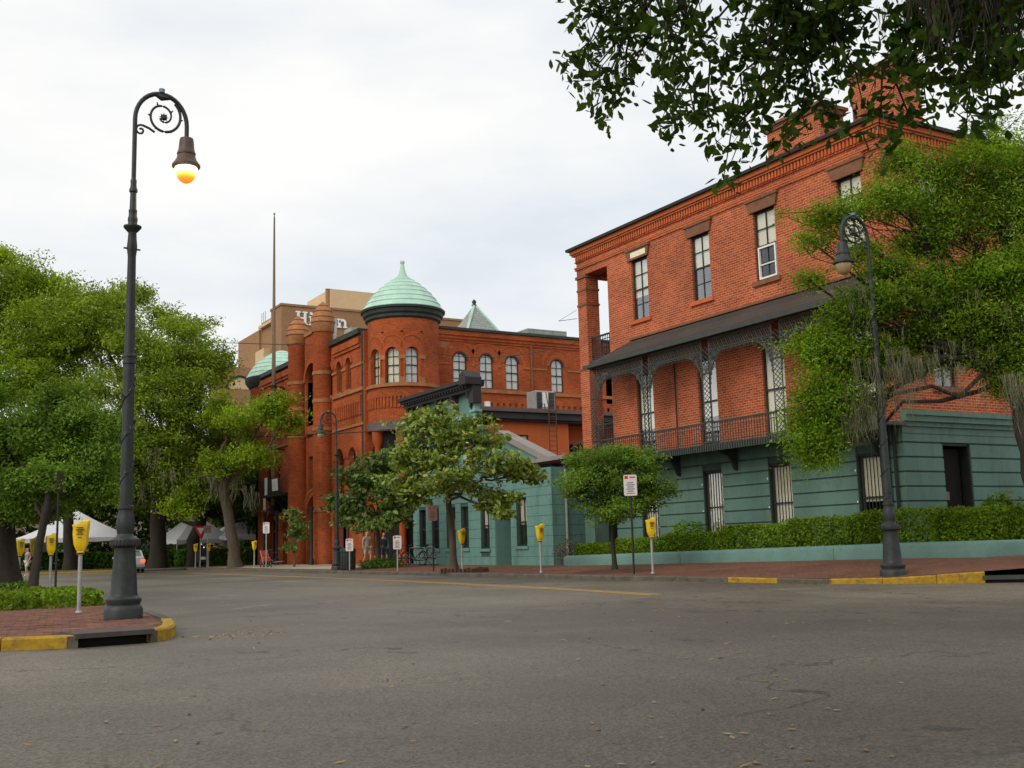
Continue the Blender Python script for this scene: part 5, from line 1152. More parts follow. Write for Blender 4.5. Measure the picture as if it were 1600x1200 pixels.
# ------------------------------------------------------------------ car seen from behind
def make_car():
    root = thing('car', (0, 0, 0), 'silver estate car from behind with its tail lights lit', 'car', local=True)
    # body: sections along y (rear -2.2 .. front 2.2), half width profile per section
    secs = [(-2.25, [(.0, .42), (.72, .42), (.82, .55), (.84, .80), (.80, .98), (.0, 1.0)]), (-2.18, [(0, .3), (.78, .3), (.88, .5), (.90, .82), (.84, 1.03), (0, 1.05)]),
            (-1.2, [(0, .26), (.80, .26), (.90, .45), (.92, .85), (.86, 1.05), (0, 1.07)]), (.9, [(0, .26), (.80, .26), (.90, .45), (.92, .85), (.86, 1.02), (0, 1.05)]), (2.0, [(0, .3), (.74, .3), (.85, .45), (.85, .75), (.76, .88), (0, .92)]), (2.25, [(0, .4), (.6, .4), (.7, .5), (.68, .66), (.6, .72), (0, .74)])]
    V = []; 
    for y, pr in secs:
        ring = [(x, y, z) for x, z in pr]+[(-x, y, z) for x, z in reversed(pr[1:-1])]; V += ring
    n = 10; F = [(i*n+k, i*n+(k+1) % n, (i+1)*n+(k+1) % n, (i+1)*n+k) for i in range(len(secs)-1) for k in range(n)]+[tuple(range(n)), tuple(range((len(secs)-1)*n, len(secs)*n))]
    MB().add(V, F).build('body', 'silver', root, smooth=True)
    cab = [(-2.12, .80, 1.03), (-1.88, .66, 1.52), (-1.5, .64, 1.58), (.1, .64, 1.56), (.35, .66, 1.50), (1.05, .80, 1.04)]
    V = []
    for (y, hw_, z) in cab: V += [(-hw_, y, z), (hw_, y, z)]
    V += [(-.82, -2.1, 1.02), (.82, -2.1, 1.02), (.82, 1.0, 1.02), (-.82, 1.0, 1.02)]
    MB().add(V, [(2*i, 2*i+1, 2*i+3, 2*i+2) for i in range(5)]+[(0, 2, 4, 6, 8, 10), (1, 11, 9, 7, 5, 3)]).build('cabin', 'silver', root)
    MB().add([(-.66, -2.085, 1.10), (.66, -2.085, 1.10), (.56, -1.915, 1.46), (-.56, -1.915, 1.46)], [(0, 1, 2, 3)]).build('rear_window', 'carglass', root)
    for s in (-1, 1):
        MB().add([(s*.815, -1.8, 1.08), (s*.815, .8, 1.08), (s*.67, .25, 1.48), (s*.67, -1.7, 1.49)], [(0, 1, 2, 3)]).build('side_window', 'carglass', root)
        MB().bbox(s*.74-.13, s*.74+.13, -2.30, -2.2, .72, .93, .02).build('tail_light', 'tail', root)
        for y in (-1.4, 1.4):
            wh = MB(); wh.torus((s*.80, y, .33), .24, .095, (1, 0, 0), 20, 8); o = wh.build('wheel', 'tyre', root, smooth=True); MB().lathe([(.0, -.02), (.18, -.02), (.18, .02), (0, .02)], 12).build('hub', 'steel', o); o.children[0].location = (s*.86, y, .33); o.children[0].rotation_euler.y = math.pi/2
        MB().box(s*.98-.08, s*.98+.08, .55, .68, 1.0, 1.14).build('mirror', 'silver', root)
    MB().bbox(-.86, .86, -2.36, -2.2, .42, .62, .03).build('bumper', M_plain('grey bumper', (.2, .2, .2), .5), root); MB().box(-.26, .26, -2.275, -2.255, .72, .86).build('plate', 'sign', root)
    MB().box(-.5, .5, -1.96, -1.9, 1.505, 1.53).build('brake_light_bar', 'black', root)
    return root
car = make_car(); car.location = (13.95, 70.6, 0); car.rotation_euler.z = R(-6); car.scale = (.87,)*3
# ------------------------------------------------------------------ tents
def tent(c, w, d, eave, peak, label, rz=0, white='tent'):
    root = thing('tent', c, label, 'tent', 'white event tents', local=True); root.rotation_euler.z = rz
    m = MB(); V = []; n = 8
    for i in range(n+1):
        t = i/n; z = eave+(peak-eave)*(t**1.25); k = 1-t
        V += [(-w/2*k, -d/2*k, z), (w/2*k, -d/2*k, z), (w/2*k, d/2*k, z), (-w/2*k, d/2*k, z)]
    m.add(V, [(i*4+j, i*4+(j+1) % 4, (i+1)*4+(j+1) % 4, (i+1)*4+j) for i in range(n) for j in range(4)]).build('roof', white, root)
    m = MB()
    for (a, b) in (((-w/2, -d/2), (w/2, -d/2)), ((w/2, -d/2), (w/2, d/2)), ((w/2, d/2), (-w/2, d/2)), ((-w/2, d/2), (-w/2, -d/2))):
        k = 10; P = [Vector(a).lerp(Vector(b), i/k) for i in range(k+1)]; V = []
        for i, p in enumerate(P): V += [(p.x, p.y, eave), (p.x, p.y, eave-.3-.04*math.sin(i*2.2))]
        m.add(V, [(2*i, 2*i+1, 2*i+3, 2*i+2) for i in range(k)])
    m.build('valance', white, root)
    for sx in (-1, 1):
        for sy in (-1, 1): MB().tube([(sx*(w/2-.05), sy*(d/2-.05), 0), (sx*(w/2-.05), sy*(d/2-.05), eave)], .05, 6).build('pole', 'steel', root)
    return root
tent((14.0, 91.5, .12), 8.6, 8.6, 2.35, 4.6, 'large white peaked tent behind the bagged meters at left', R(-8))
tent((22.2, 87.5, .12), 5.0, 5.0, 2.0, 4.2, 'white peaked tent with side flap left of the yield sign', R(10))
tent((26.2, 86.5, .12), 5.2, 5.2, 2.2, 4.4, 'white peaked tent behind the leaning tree trunk', R(4))
tent((31.0, 90, .12), 4.2, 4.2, 2.2, 3.9, 'beige peaked tent between leaning trunk and brick hall', R(4), M_plain('beige canvas', (.40, .36, .27), .8))
# ------------------------------------------------------------------ people
def skin_mesh(name, joints, links, rad, mat, parent, sub=2):
    me = bpy.data.meshes.new(name); ks = list(joints); me.from_pydata([joints[k] for k in ks], [(ks.index(a), ks.index(b)) for a, b in links], []); me.update()
    o = bpy.data.objects.new(name, me); COL.objects.link(o); o.parent = parent
    md = o.modifiers.new('skin', 'SKIN'); md.use_smooth_shade = True; md.branch_smoothing = .4
    for i, k in enumerate(ks):
        r = rad[k]; me.skin_vertices[0].data[i].radius = r if hasattr(r, '__len__') else (r, r); me.skin_vertices[0].data[i].use_root = (i == 0)
    s2 = o.modifiers.new('sub', 'SUBSURF'); s2.levels = sub; s2.render_levels = sub
    me.materials.append(MT[mat] if isinstance(mat, str) else mat); return o
def person(loc, rz, label, h=1.75, shirt=(.3, .3, .3), bottom=(.3, .28, .22), hair=(.05, .03, .02), skirt=False, longhair=False, jacket=None, step=.22):
    root = thing('person', loc, label, 'person', local=True); root.rotation_euler.z = rz; root.scale = (h/1.75,)*3
    # faces -y
    J = dict(pel=(0, 0, .95), waist=(0, .0, 1.12), chest=(0, .01, 1.33), neck=(0, .01, 1.49), chin=(0, -.01, 1.56), head=(0, -.02, 1.65), crown=(0, 0, 1.73),
             ls=(.17, .01, 1.42), le=(.24, .04, 1.15), lw=(.23, -.08, .92), lh=(.23, -.11, .83), rs=(-.17, .01, 1.42), re=(-.25, .05, 1.15), rw=(-.25, .02, .90), rh=(-.25, .0, .81),
             lhip=(.10, 0, .88), lk=(.11, -step*.8, .50), la=(.11, -step*.5, .09), lt=(.12, -step*.5-.14, .04), rhip=(-.10, 0, .88), rk=(-.11, step*.1, .50), ra=(-.11, step*.9, .11), rt=(-.12, step*.9-.14, .04))
    Lk = [('pel', 'waist'), ('waist', 'chest'), ('chest', 'neck'), ('neck', 'chin'), ('chin', 'head'), ('head', 'crown'), ('chest', 'ls'), ('ls', 'le'), ('le', 'lw'), ('lw', 'lh'), ('chest', 'rs'), ('rs', 're'), ('re', 'rw'), ('rw', 'rh'), ('pel', 'lhip'), ('lhip', 'lk'), ('lk', 'la'), ('la', 'lt'), ('pel', 'rhip'), ('rhip', 'rk'), ('rk', 'ra'), ('ra', 'rt')]
    Rd = dict(pel=(.15, .11), waist=(.13, .10), chest=(.16, .11), neck=.055, chin=.065, head=(.08, .10), crown=.055, ls=.065, le=.043, lw=.032, lh=(.04, .025), rs=.065, re=.043, rw=.032, rh=(.04, .025), lhip=.085, lk=.058, la=.04, lt=.035, rhip=.085, rk=.058, ra=.04, rt=.035)
    body = skin_mesh('body', J, Lk, Rd, 'skin', root)
    sub = lambda ks: {k: J[k] for k in ks}
    sm = M_plain('shirt cloth', shirt, .9, .12, 5); bmx = M_plain('lower cloth', bottom, .9, .12, 5); hm = M_plain('hair', hair, .7, .2, 9)
    j = sub(['waist', 'pel', 'chest', 'ls', 'rs']); j['lm'] = tuple(Vector(J['ls']).lerp(Vector(J['le']), 1.0 if jacket else .7)); j['rm'] = tuple(Vector(J['rs']).lerp(Vector(J['re']), 1.0 if jacket else .7))
    skin_mesh('shirt', j, [('waist', 'pel'), ('waist', 'chest'), ('chest', 'ls'), ('ls', 'lm'), ('chest', 'rs'), ('rs', 'rm')], dict(waist=(.17, .135), pel=(.185, .15), chest=(.185, .135), ls=.09, rs=.09, lm=.075, rm=.075), sm, body)
    j = sub(['pel', 'lhip', 'rhip']); j['lm'] = tuple(Vector(J['lhip']).lerp(Vector(J['lk']), .95)); j['rm'] = tuple(Vector(J['rhip']).lerp(Vector(J['rk']), .95))
    skin_mesh('shorts', j, [('pel', 'lhip'), ('lhip', 'lm'), ('pel', 'rhip'), ('rhip', 'rm')], dict(pel=(.165, .13), lhip=.115, rhip=.115, lm=.10, rm=.10), bmx, body)
    if jacket:
        jm = M_plain('jacket cloth', jacket, .9, .12, 5)
        for s in ('l', 'r'): skin_mesh('sleeve', {'a': J[s+'s'], 'b': J[s+'e'], 'c': J[s+'w']}, [('a', 'b'), ('b', 'c')], dict(a=.10, b=.075, c=.06), jm, body)
    hj = {'a': (0, .02, 1.70), 'b': (0, .07, 1.66), 'c': (0, .075, 1.45 if longhair else 1.60)}
    skin_mesh('hair', hj, [('a', 'b'), ('b', 'c')], dict(a=(.085, .075), b=(.085, .06), c=(.07, .035) if longhair else (.06, .03)), hm, body)
    for s in (-1, 1):
        e_ = MB().lathe([(.0, -.012), (.012, -.006), (.012, .006), (0, .012)], 6, (s*.034, -.112, 1.665)).build('eye', 'print', body); e_.parent = body
        q = J['lt'] if s > 0 else J['rt']; a_ = J['la'] if s > 0 else J['ra']
        skin_mesh('shoe', {'a': (a_[0], a_[1]+.03, .05), 'b': (q[0], q[1]-.03, .035)}, [('a', 'b')], dict(a=(.05, .045), b=(.045, .03)), 'white', body)
    MB().lathe([(.018, 0), (.008, .04)], 6, (0, -.118, 1.63)).build('nose', 'skin', body)
    return root
person((22.6, 53.6, .22), R(20), 'man in beige polo shirt and khaki shorts walking left of tree', 1.78, (.33, .29, .23), (.36, .31, .22), (.20, .17, .15))
person((22.85, 52.0, .22), R(5), 'woman in dark top and denim jacket walking right of tree', 1.66, (.035, .045, .07), (.05, .075, .12), (.12, .05, .03), longhair=True, jacket=(.16, .24, .31), step=.16)
person((8.5, 73.2, .0), R(-60), 'distant person in patterned top and pale shorts at left', 1.7, (.25, .2, .22), (.5, .46, .42), (.03, .02, .02))
st_ = thing('stroller', (20.15, 62.9, .15), 'small red child stroller before left corner of the hall', 'stroller', local=True)
MB().bbox(-.2, .2, -.25, .2, .35, .62, .06).poly([(-.2, .15, .55), (.2, .15, .55), (.2, .32, .98), (-.2, .32, .98)], (0, .05, 0)).build('seat', M_plain('red fabric', (.45, .06, .03), .8), st_)
for s in (-1, 1):
    MB().tube([(s*.22, .45, 1.0), (s*.22, .1, .55), (s*.22, -.3, .12)], .014, 5).tube([(s*.22, .1, .55), (s*.22, .3, .12)], .014, 5).build('frame', 'steel', st_)
    for y in (-.3, .3): MB().torus((s*.22, y, .11), .09, .02, (1, 0, 0), 14, 5).build('wheel', 'tyre', st_)
# ------------------------------------------------------------------ trees, hedges, leaves
def lobe(px, py, D, rpx, ry=None, depth=1.0, n=None, k=1.0):
    r = rpx*D/FPX; rz = (ry or rpx)*D/FPX
    return (at(px, py, D), (r, r*depth, rz), n or int(k*16*r*r+10))
def gz(p, z=.12): return (p.x, p.y, z)
# park oaks beyond the end of the street
tree('live_oak', 'broad live oak with dark upright trunk right of the big tent', [(*gz(at(246, 880, 76)), .55), (*at(246, 800, 76), .5), (*at(243, 745, 76), .42)],
     [lobe(150, 520, 74, 80, 62), lobe(245, 545, 72, 72, 55), lobe(310, 570, 74, 48, 50), lobe(215, 620, 69, 80, 62), lobe(300, 640, 70, 55, 52), lobe(250, 700, 70, 70, 45), lobe(330, 690, 72, 42, 45), lobe(185, 690, 72, 60, 50), lobe(160, 475, 76, 45, 30), lobe(270, 505, 76, 38, 24), lobe(330, 560, 74, 28, 26), lobe(200, 460, 78, 30, 22), lobe(200, 745, 70, 62, 34), lobe(285, 745, 70, 46, 30), lobe(335, 740, 70, 34, 26), lobe(235, 770, 71, 40, 20)], (.21, .10), 21, 'leaf_oak', group='park oaks', per=78, clr=.66,
     moss=[(at(u, v, D), 26, 2.6, .5) for u, v, D in ((205, 740, 68), (230, 755, 68), (262, 735, 67), (300, 735, 68), (325, 730, 69), (180, 735, 69), (280, 760, 68), (240, 700, 67))], strand_w=.03, mossmat='moss_shaded')
tree('live_oak', 'tall bright-topped live oak at the upper left edge', [(*gz(at(110, 885, 80)), .42), (*at(105, 800, 80), .36), (*at(95, 700, 80), .33)],
     [lobe(20, 440, 78, 52, 45), lobe(85, 470, 78, 55, 42), lobe(-30, 500, 78, 60, 70), lobe(40, 530, 74, 70, 55), lobe(110, 540, 76, 55, 60), lobe(20, 600, 72, 70, 50), lobe(100, 620, 72, 60, 50), lobe(5, 405, 80, 26, 18), lobe(55, 445, 80, 34, 20), lobe(125, 490, 78, 40, 30)], (.22, .105), 22, 'leaf_oak2', group='park oaks', per=78, clr=.7)
tree('live_oak', 'leaning pale-trunked live oak before the tents with bright clumps', [(*gz(at(368, 889, 67)), .36), (*at(362, 830, 67), .33), (*at(350, 770, 67), .28), (*at(352, 735, 67), .24)],
     [lobe(385, 655, 66, 42, 40), lobe(428, 640, 64, 30, 22), lobe(395, 700, 65, 34, 30), lobe(445, 660, 63, 18, 20), lobe(355, 640, 68, 30, 35), lobe(320, 760, 68, 42, 22), lobe(285, 790, 68, 30, 18), lobe(345, 725, 66, 28, 22)], (.20, .10), 23, 'leaf_oak2', 'bark_pale', group='park oaks', per=74, clr=.55,
     moss=[(at(u, v, 66), 22, 2.4, .4) for u, v in ((345, 750), (360, 755), (388, 760), (396, 770), (330, 745), (375, 745))], strand_w=.03, mossmat='moss_shaded')
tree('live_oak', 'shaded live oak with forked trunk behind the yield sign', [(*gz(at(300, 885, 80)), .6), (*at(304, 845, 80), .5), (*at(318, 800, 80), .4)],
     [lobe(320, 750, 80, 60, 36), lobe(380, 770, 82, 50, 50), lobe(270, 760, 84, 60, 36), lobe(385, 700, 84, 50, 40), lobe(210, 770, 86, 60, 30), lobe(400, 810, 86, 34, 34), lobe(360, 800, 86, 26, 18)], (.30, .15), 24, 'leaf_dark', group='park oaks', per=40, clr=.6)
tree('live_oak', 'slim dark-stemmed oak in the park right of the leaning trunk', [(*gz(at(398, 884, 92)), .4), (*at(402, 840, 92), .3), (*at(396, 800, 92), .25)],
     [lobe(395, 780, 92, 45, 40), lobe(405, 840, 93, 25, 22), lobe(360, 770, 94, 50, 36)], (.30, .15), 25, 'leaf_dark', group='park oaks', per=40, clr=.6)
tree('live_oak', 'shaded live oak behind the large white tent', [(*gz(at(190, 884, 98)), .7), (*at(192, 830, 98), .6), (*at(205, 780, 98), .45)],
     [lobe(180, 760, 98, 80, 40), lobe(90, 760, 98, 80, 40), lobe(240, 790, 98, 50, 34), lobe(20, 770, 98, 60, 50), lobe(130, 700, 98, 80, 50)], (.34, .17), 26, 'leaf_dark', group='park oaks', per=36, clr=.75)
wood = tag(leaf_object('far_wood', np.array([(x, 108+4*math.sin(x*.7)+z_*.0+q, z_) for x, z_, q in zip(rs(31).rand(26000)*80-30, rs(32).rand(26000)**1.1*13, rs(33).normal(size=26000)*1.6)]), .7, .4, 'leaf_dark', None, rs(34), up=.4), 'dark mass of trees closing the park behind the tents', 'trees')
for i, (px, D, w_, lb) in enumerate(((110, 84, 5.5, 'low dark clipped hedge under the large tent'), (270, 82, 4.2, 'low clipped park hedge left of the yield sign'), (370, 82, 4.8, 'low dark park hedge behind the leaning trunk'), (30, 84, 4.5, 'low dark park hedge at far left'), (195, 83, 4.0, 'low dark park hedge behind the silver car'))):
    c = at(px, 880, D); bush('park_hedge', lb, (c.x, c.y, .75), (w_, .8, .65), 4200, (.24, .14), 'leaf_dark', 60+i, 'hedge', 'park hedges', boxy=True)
bw = thing('townhouse', (4, 122, 0), 'pale stucco townhouse glimpsed through the park trees', 'house')
MB().wall(FY(122), -25, 30, 0, 9, [(-20+k*5, -18.6+k*5, 1.2, 3.6) for k in range(10)], .4).build('wall', M_plain('pale stucco', (.42, .32, .22), .85), bw); MB().box(-25.5, 30.5, 121.4, 130, 9, 9.5).build('roof', 'fascia_brown', bw)
for k in range(10): MB().box(-20+k*5, -18.6+k*5, 122.2, 122.3, 1.2, 3.6).build('window', 'carglass', bw)
# near left: big trunk and young tree
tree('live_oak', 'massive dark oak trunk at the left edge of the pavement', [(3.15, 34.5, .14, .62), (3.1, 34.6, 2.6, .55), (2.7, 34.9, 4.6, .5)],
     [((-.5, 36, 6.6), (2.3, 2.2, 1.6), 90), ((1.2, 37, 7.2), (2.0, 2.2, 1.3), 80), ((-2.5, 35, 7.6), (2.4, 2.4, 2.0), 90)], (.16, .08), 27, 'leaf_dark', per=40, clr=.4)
tree('young_oak', 'rounded young oak with slim leaning trunk left of the lit lamp', [(3.75, 31.2, .14, .13), (3.9, 31.3, 1.4, .105), (4.1, 31.2, 2.8, .09)],
     [lobe(90, 655, 31, 62, 58, 1, 150), lobe(35, 690, 31, 55, 58, 1, 150), lobe(140, 705, 30.5, 45, 50, 1, 110), lobe(85, 740, 30, 70, 42, 1, 150), lobe(-15, 670, 31, 50, 70, 1, 110), lobe(125, 760, 30.5, 50, 32, 1, 80), lobe(20, 770, 31, 45, 26, 1, 70), lobe(70, 790, 31, 55, 20, 1, 70)], (.105, .05), 28, 'leaf_young', per=84, clr=.30, shell=.5)
# street trees on the right pavement
tree('small_oak', 'small round-headed street oak right of the turquoise house', [(20.3, 28.3, .17, .085), (20.25, 28.3, 1.1, .07), (20.3, 28.2, 2.1, .055)],
     [lobe(960, 735, 34.3, 62, 42, 1, 120), lobe(915, 765, 34.3, 42, 36, 1, 80), lobe(1015, 762, 34, 46, 32, 1, 80), lobe(955, 790, 34, 58, 24, 1, 80), lobe(925, 722, 34.4, 34, 24, 1, 45), lobe(985, 718, 34.2, 34, 22, 1, 45)], (.09, .042), 41, 'leaf_young', per=66, clr=.22, shell=.5, limb_r=.5)
def magnolia(seed, label, trunk, lobes, mat, L=.22, per=13, clr=.22):
    return tree('magnolia_tree', label, trunk, lobes, (L, L*.46), seed, mat, 'bark_pale', per=per, clr=clr, fine=True, up=.25, shell=.35, limb_r=.5, group='street magnolias', twigs=.75)
magnolia(42, 'large magnolia with rusty leaves before the turquoise house', [(19.05, 36.9, .16, .15), (19.0, 36.9, 1.6, .12), (18.85, 36.8, 2.7, .11), (18.8, 36.8, 4.0, .07)],
     [lobe(690, 680, 40, 62, 48, .9, 105), lobe(745, 690, 40, 50, 40, .9, 75), lobe(650, 705, 40, 44, 40, .9, 70), lobe(800, 730, 39.6, 46, 24, .9, 62), lobe(700, 745, 39.5, 66, 34, .9, 90), lobe(640, 750, 40, 42, 28, .9, 50), lobe(770, 770, 39.6, 50, 20, .9, 46), lobe(690, 645, 40, 46, 18, .9, 34), lobe(775, 798, 39.3, 28, 10, .9, 14), lobe(835, 745, 39.6, 18, 12, .9, 12), lobe(655, 778, 40, 34, 14, .9, 24)], 'leaf_mag')
magnolia(43, 'dense dark magnolia left of the turquoise house above two walkers', [(21.4, 49.4, .16, .14), (21.4, 49.4, 1.6, .12), (21.3, 49.3, 2.6, .09)],
     [lobe(590, 735, 52.5, 42, 32, 1, 80), lobe(560, 770, 52.5, 36, 34, 1, 75), lobe(612, 775, 52, 36, 34, 1, 75), lobe(580, 808, 52, 44, 22, 1, 70), lobe(625, 805, 52, 22, 22, 1, 30), lobe(545, 800, 52.5, 22, 22, 1, 26)], 'leaf_mag2', L=.26, per=15, clr=.28)
magnolia(44, 'thin young magnolia before the hall entrance', [(21.0, 60.4, .17, .05), (21.0, 60.4, 1.4, .04), (21.0, 60.3, 2.2, .03)],
     [lobe(462, 812, 62, 18, 14, 1, 22), lobe(452, 835, 62, 16, 12, 1, 18), lobe(470, 828, 62, 14, 12, 1, 14), lobe(458, 852, 62, 14, 8, 1, 10)], 'leaf_mag2', L=.24, per=12, clr=.26)
# ivy at foot of the tree, dry bush, hedges in the planter
bush('ground_ivy', 'low grass clump at foot of dense magnolia', (21.2, 48.6, .32), (1.1, .9, .28), 900, (.22, .05), 'leaf_dark', 71, 'plant')
bush('dry_bush', 'small dry brownish bush at left end of the planter', (24.4, 37.2, .75), (.55, .5, .5), 700, (.10, .04), 'leaf_dry', 72)
HB = [((24.6, 35.0, .70), (.55, 1.35, .34), 'clipped hedge mound at left end of planter'), ((24.55, 32.2, .80), (.6, 1.36, .38), 'clipped hedge mound behind the small street oak'), ((24.55, 29.2, .90), (.58, 1.38, .40), 'clipped hedge mound below second barred window'), ((24.55, 26.2, 1.0), (.62, 1.4, .48), 'clipped hedge mound below third barred window'), ((24.5, 23.3, 1.12), (.62, 1.34, .5), 'tall clipped hedge mound left of the right-hand lamp'), ((24.5, 20.4, 1.18), (.64, 1.45, .56), 'tall clipped hedge mound right of the right-hand lamp'), ((24.9, 18.4, 1.15), (.9, .8, .55), 'shaded hedge mound at corner of planter')]
for i, (c, r3, lb) in enumerate(HB): bush('hedge', lb, c, r3, 8500, (.085, .05), 'leaf_hedge', 80+i, 'hedge', 'clipped hedge mounds', boxy=True)
bush('leafy_shrub', 'light green shrub peeping above hedge before second barred window', (25.2, 30.6, 1.35), (.4, .9, .4), 700, (.12, .06), 'leaf_hedge', 90)
bush('leafy_shrub', 'broad-leaved upright shrub beside the dark end doorway', (26.2, 18.6, 1.35), (.75, .6, .75), 700, (.26, .1), 'leaf_young', 91)
bush('shade_shrub', 'dark shrub at far right below the end wall', (29.4, 19.6, 1.2), (.9, .9, .7), 900, (.16, .08), 'leaf_dark', 92)
# ground cover on the left pavement
bush('ground_cover', 'clipped low ivy patch between lit lamp and bagged meters', (3.05, 24.4, .25), (.95, 2.2, .2), 5200, (.085, .06), 'leaf_hedge', 95, 'plant', boxy=True)
bush('ground_cover', 'low dark ivy patch at foot of the massive left trunk', (2.6, 33.2, .25), (1.4, 1.8, .2), 2600, (.11, .07), 'leaf_young', 96, 'plant', boxy=True)
# tree pits
for nm, (x, y), lb in (('tree_pit', (20.0, 28.0), 0), ('tree_pit', (19.1, 36.7), 0), ('tree_pit', (21.2, 49), 0)):
    m = MB(); V = [(x, y, walk_z(x, y)+.05)]+[(x+(.62 if y > 30 and x < 20 else 1.15)*math.cos(a)*(.8+.2*math.sin(3*a)), y+1.6*math.sin(a), walk_z(x+1.2*math.cos(a), y+1.5*math.sin(a))+.006) for a in np.linspace(0, 2*math.pi, 19)[:-1]]
    struct(m.add(V, [(0, 1+i, 1+(i+1) % 18) for i in range(18)]).build(nm, 'soil'))
eg = thing('tree_pit_edging', (19.0, 36.4, .16), 'row of upright edging bricks round the large magnolia', 'edging')
EB = M_plain('edging brick', (.085, .048, .036), .9, .3, 6)
for k in range(22):
    a = math.pi+k*math.pi/21; x, y = 19.15+1.35*math.cos(a)*.55, 36.6+1.6*math.sin(a); MB().bbox(x-.05, x+.05, y-.05, y+.05, .1, .28+.02*math.sin(k*2), .012).build('brick', EB, eg)
# live oak at right with moss
OK = [(1300, 335, 26.5, 44, 22, 60), (1380, 310, 26.5, 60, 34, 95), (1460, 270, 26.5, 60, 34, 95), (1540, 280, 26, 62, 45, 120), (1590, 330, 26, 60, 60, 130), (1500, 350, 26, 60, 38, 110), (1430, 385, 27, 46, 26, 60), (1560, 420, 25.5, 60, 40, 115), (1480, 440, 26, 60, 36, 105), (1400, 470, 25.5, 60, 34, 105), (1330, 490, 25.5, 44, 34, 85), (1285, 545, 25.3, 46, 42, 105), (1345, 560, 25.3, 50, 40, 110), (1290, 620, 25, 50, 44, 125), (1255, 675, 25, 26, 34, 45), (1330, 640, 25, 34, 30, 55), (1275, 705, 25, 34, 26, 50), (1520, 510, 25.5, 62, 34, 90), (1585, 500, 25.5, 45, 50, 90), (1450, 520, 26, 50, 30, 70), (1590, 590, 25, 24, 34, 40), (1560, 220, 26.5, 44, 34, 60), (1600, 250, 26, 40, 50, 60), (1270, 380, 26.5, 26, 14, 22), (1265, 440, 26, 22, 14, 18), (1400, 250, 27, 36, 18, 36), (1420, 570, 25.5, 34, 22, 40), (1610, 420, 25.5, 40, 60, 90), (1450, 330, 26.8, 44, 26, 55), (1530, 470, 25.5, 50, 34, 70), (1380, 420, 26, 40, 22, 45), (1570, 560, 25.2, 34, 24, 34), (1340, 400, 26.2, 30, 18, 26), (1500, 560, 25.6, 44, 22, 44), (1600, 540, 25.2, 34, 34, 55), (1470, 480, 26, 46, 28, 60), (1560, 600, 25.4, 26, 18, 18), (1420, 520, 25.6, 40, 26, 50), (1290, 660, 25, 40, 34, 60)]
moss_r = [(at(u, v, D+.25), int(n*.75), L*.9, .3) for u, v, D, n, L in ((1352, 560, 24.9, 80, 2.3), (1338, 600, 24.9, 70, 2.2), (1365, 600, 24.9, 70, 2.1), (1350, 640, 24.8, 60, 1.7), (1328, 650, 24.8, 50, 1.5), (1402, 545, 25.0, 90, 3.0), (1418, 560, 25.0, 90, 2.6), (1410, 610, 24.9, 60, 2.0), (1390, 570, 24.9, 60, 2.2), (1445, 560, 25.0, 60, 2.0), (1432, 585, 25.3, 30, 1.4), (1455, 545, 25.4, 30, 1.7), (1475, 535, 25.4, 26, 1.3), (1500, 530, 25.3, 26, 1.1), (1530, 545, 25.2, 22, 1.3), (1550, 590, 25.2, 12, .9), (1586, 585, 24.6, 80, 2.2), (1600, 600, 24.6, 80, 2.3), (1520, 600, 24.9, 30, 1.5), (1490, 570, 24.9, 40, 1.6), (1345, 470, 25.2, 30, 1.5), (1330, 455, 25.2, 26, 1.3), (1460, 490, 25.6, 26, 1.2), (1395, 515, 25.2, 26, 1.2), (1440, 455, 25.6, 20, 1.0), (1320, 640, 24.9, 30, 1.1), (1345, 650, 24.9, 26, .9), (1510, 455, 25.4, 24, 1.1), (1565, 480, 25.2, 26, 1.3))]
tree('live_oak', 'spreading live oak hung with moss before the brick building corner', [(*Vector((23.45, 15.6, .25)), .36), (23.5, 15.7, 2.4, .32), (23.4, 15.9, 4.4, .28), (23.2, 16.3, 5.6, .22)],
     [lobe(u, v, D+.6, r, rz, 1.0, int(n*1.12)) for u, v, D, r, rz, n in OK], (.095, .034), 51, 'leaf_right', per=50, clr=.31, moss=moss_r, limb_r=.17, twigs=.4, shell=.4, strand_w=.0065, sig=.34, loose=.4)
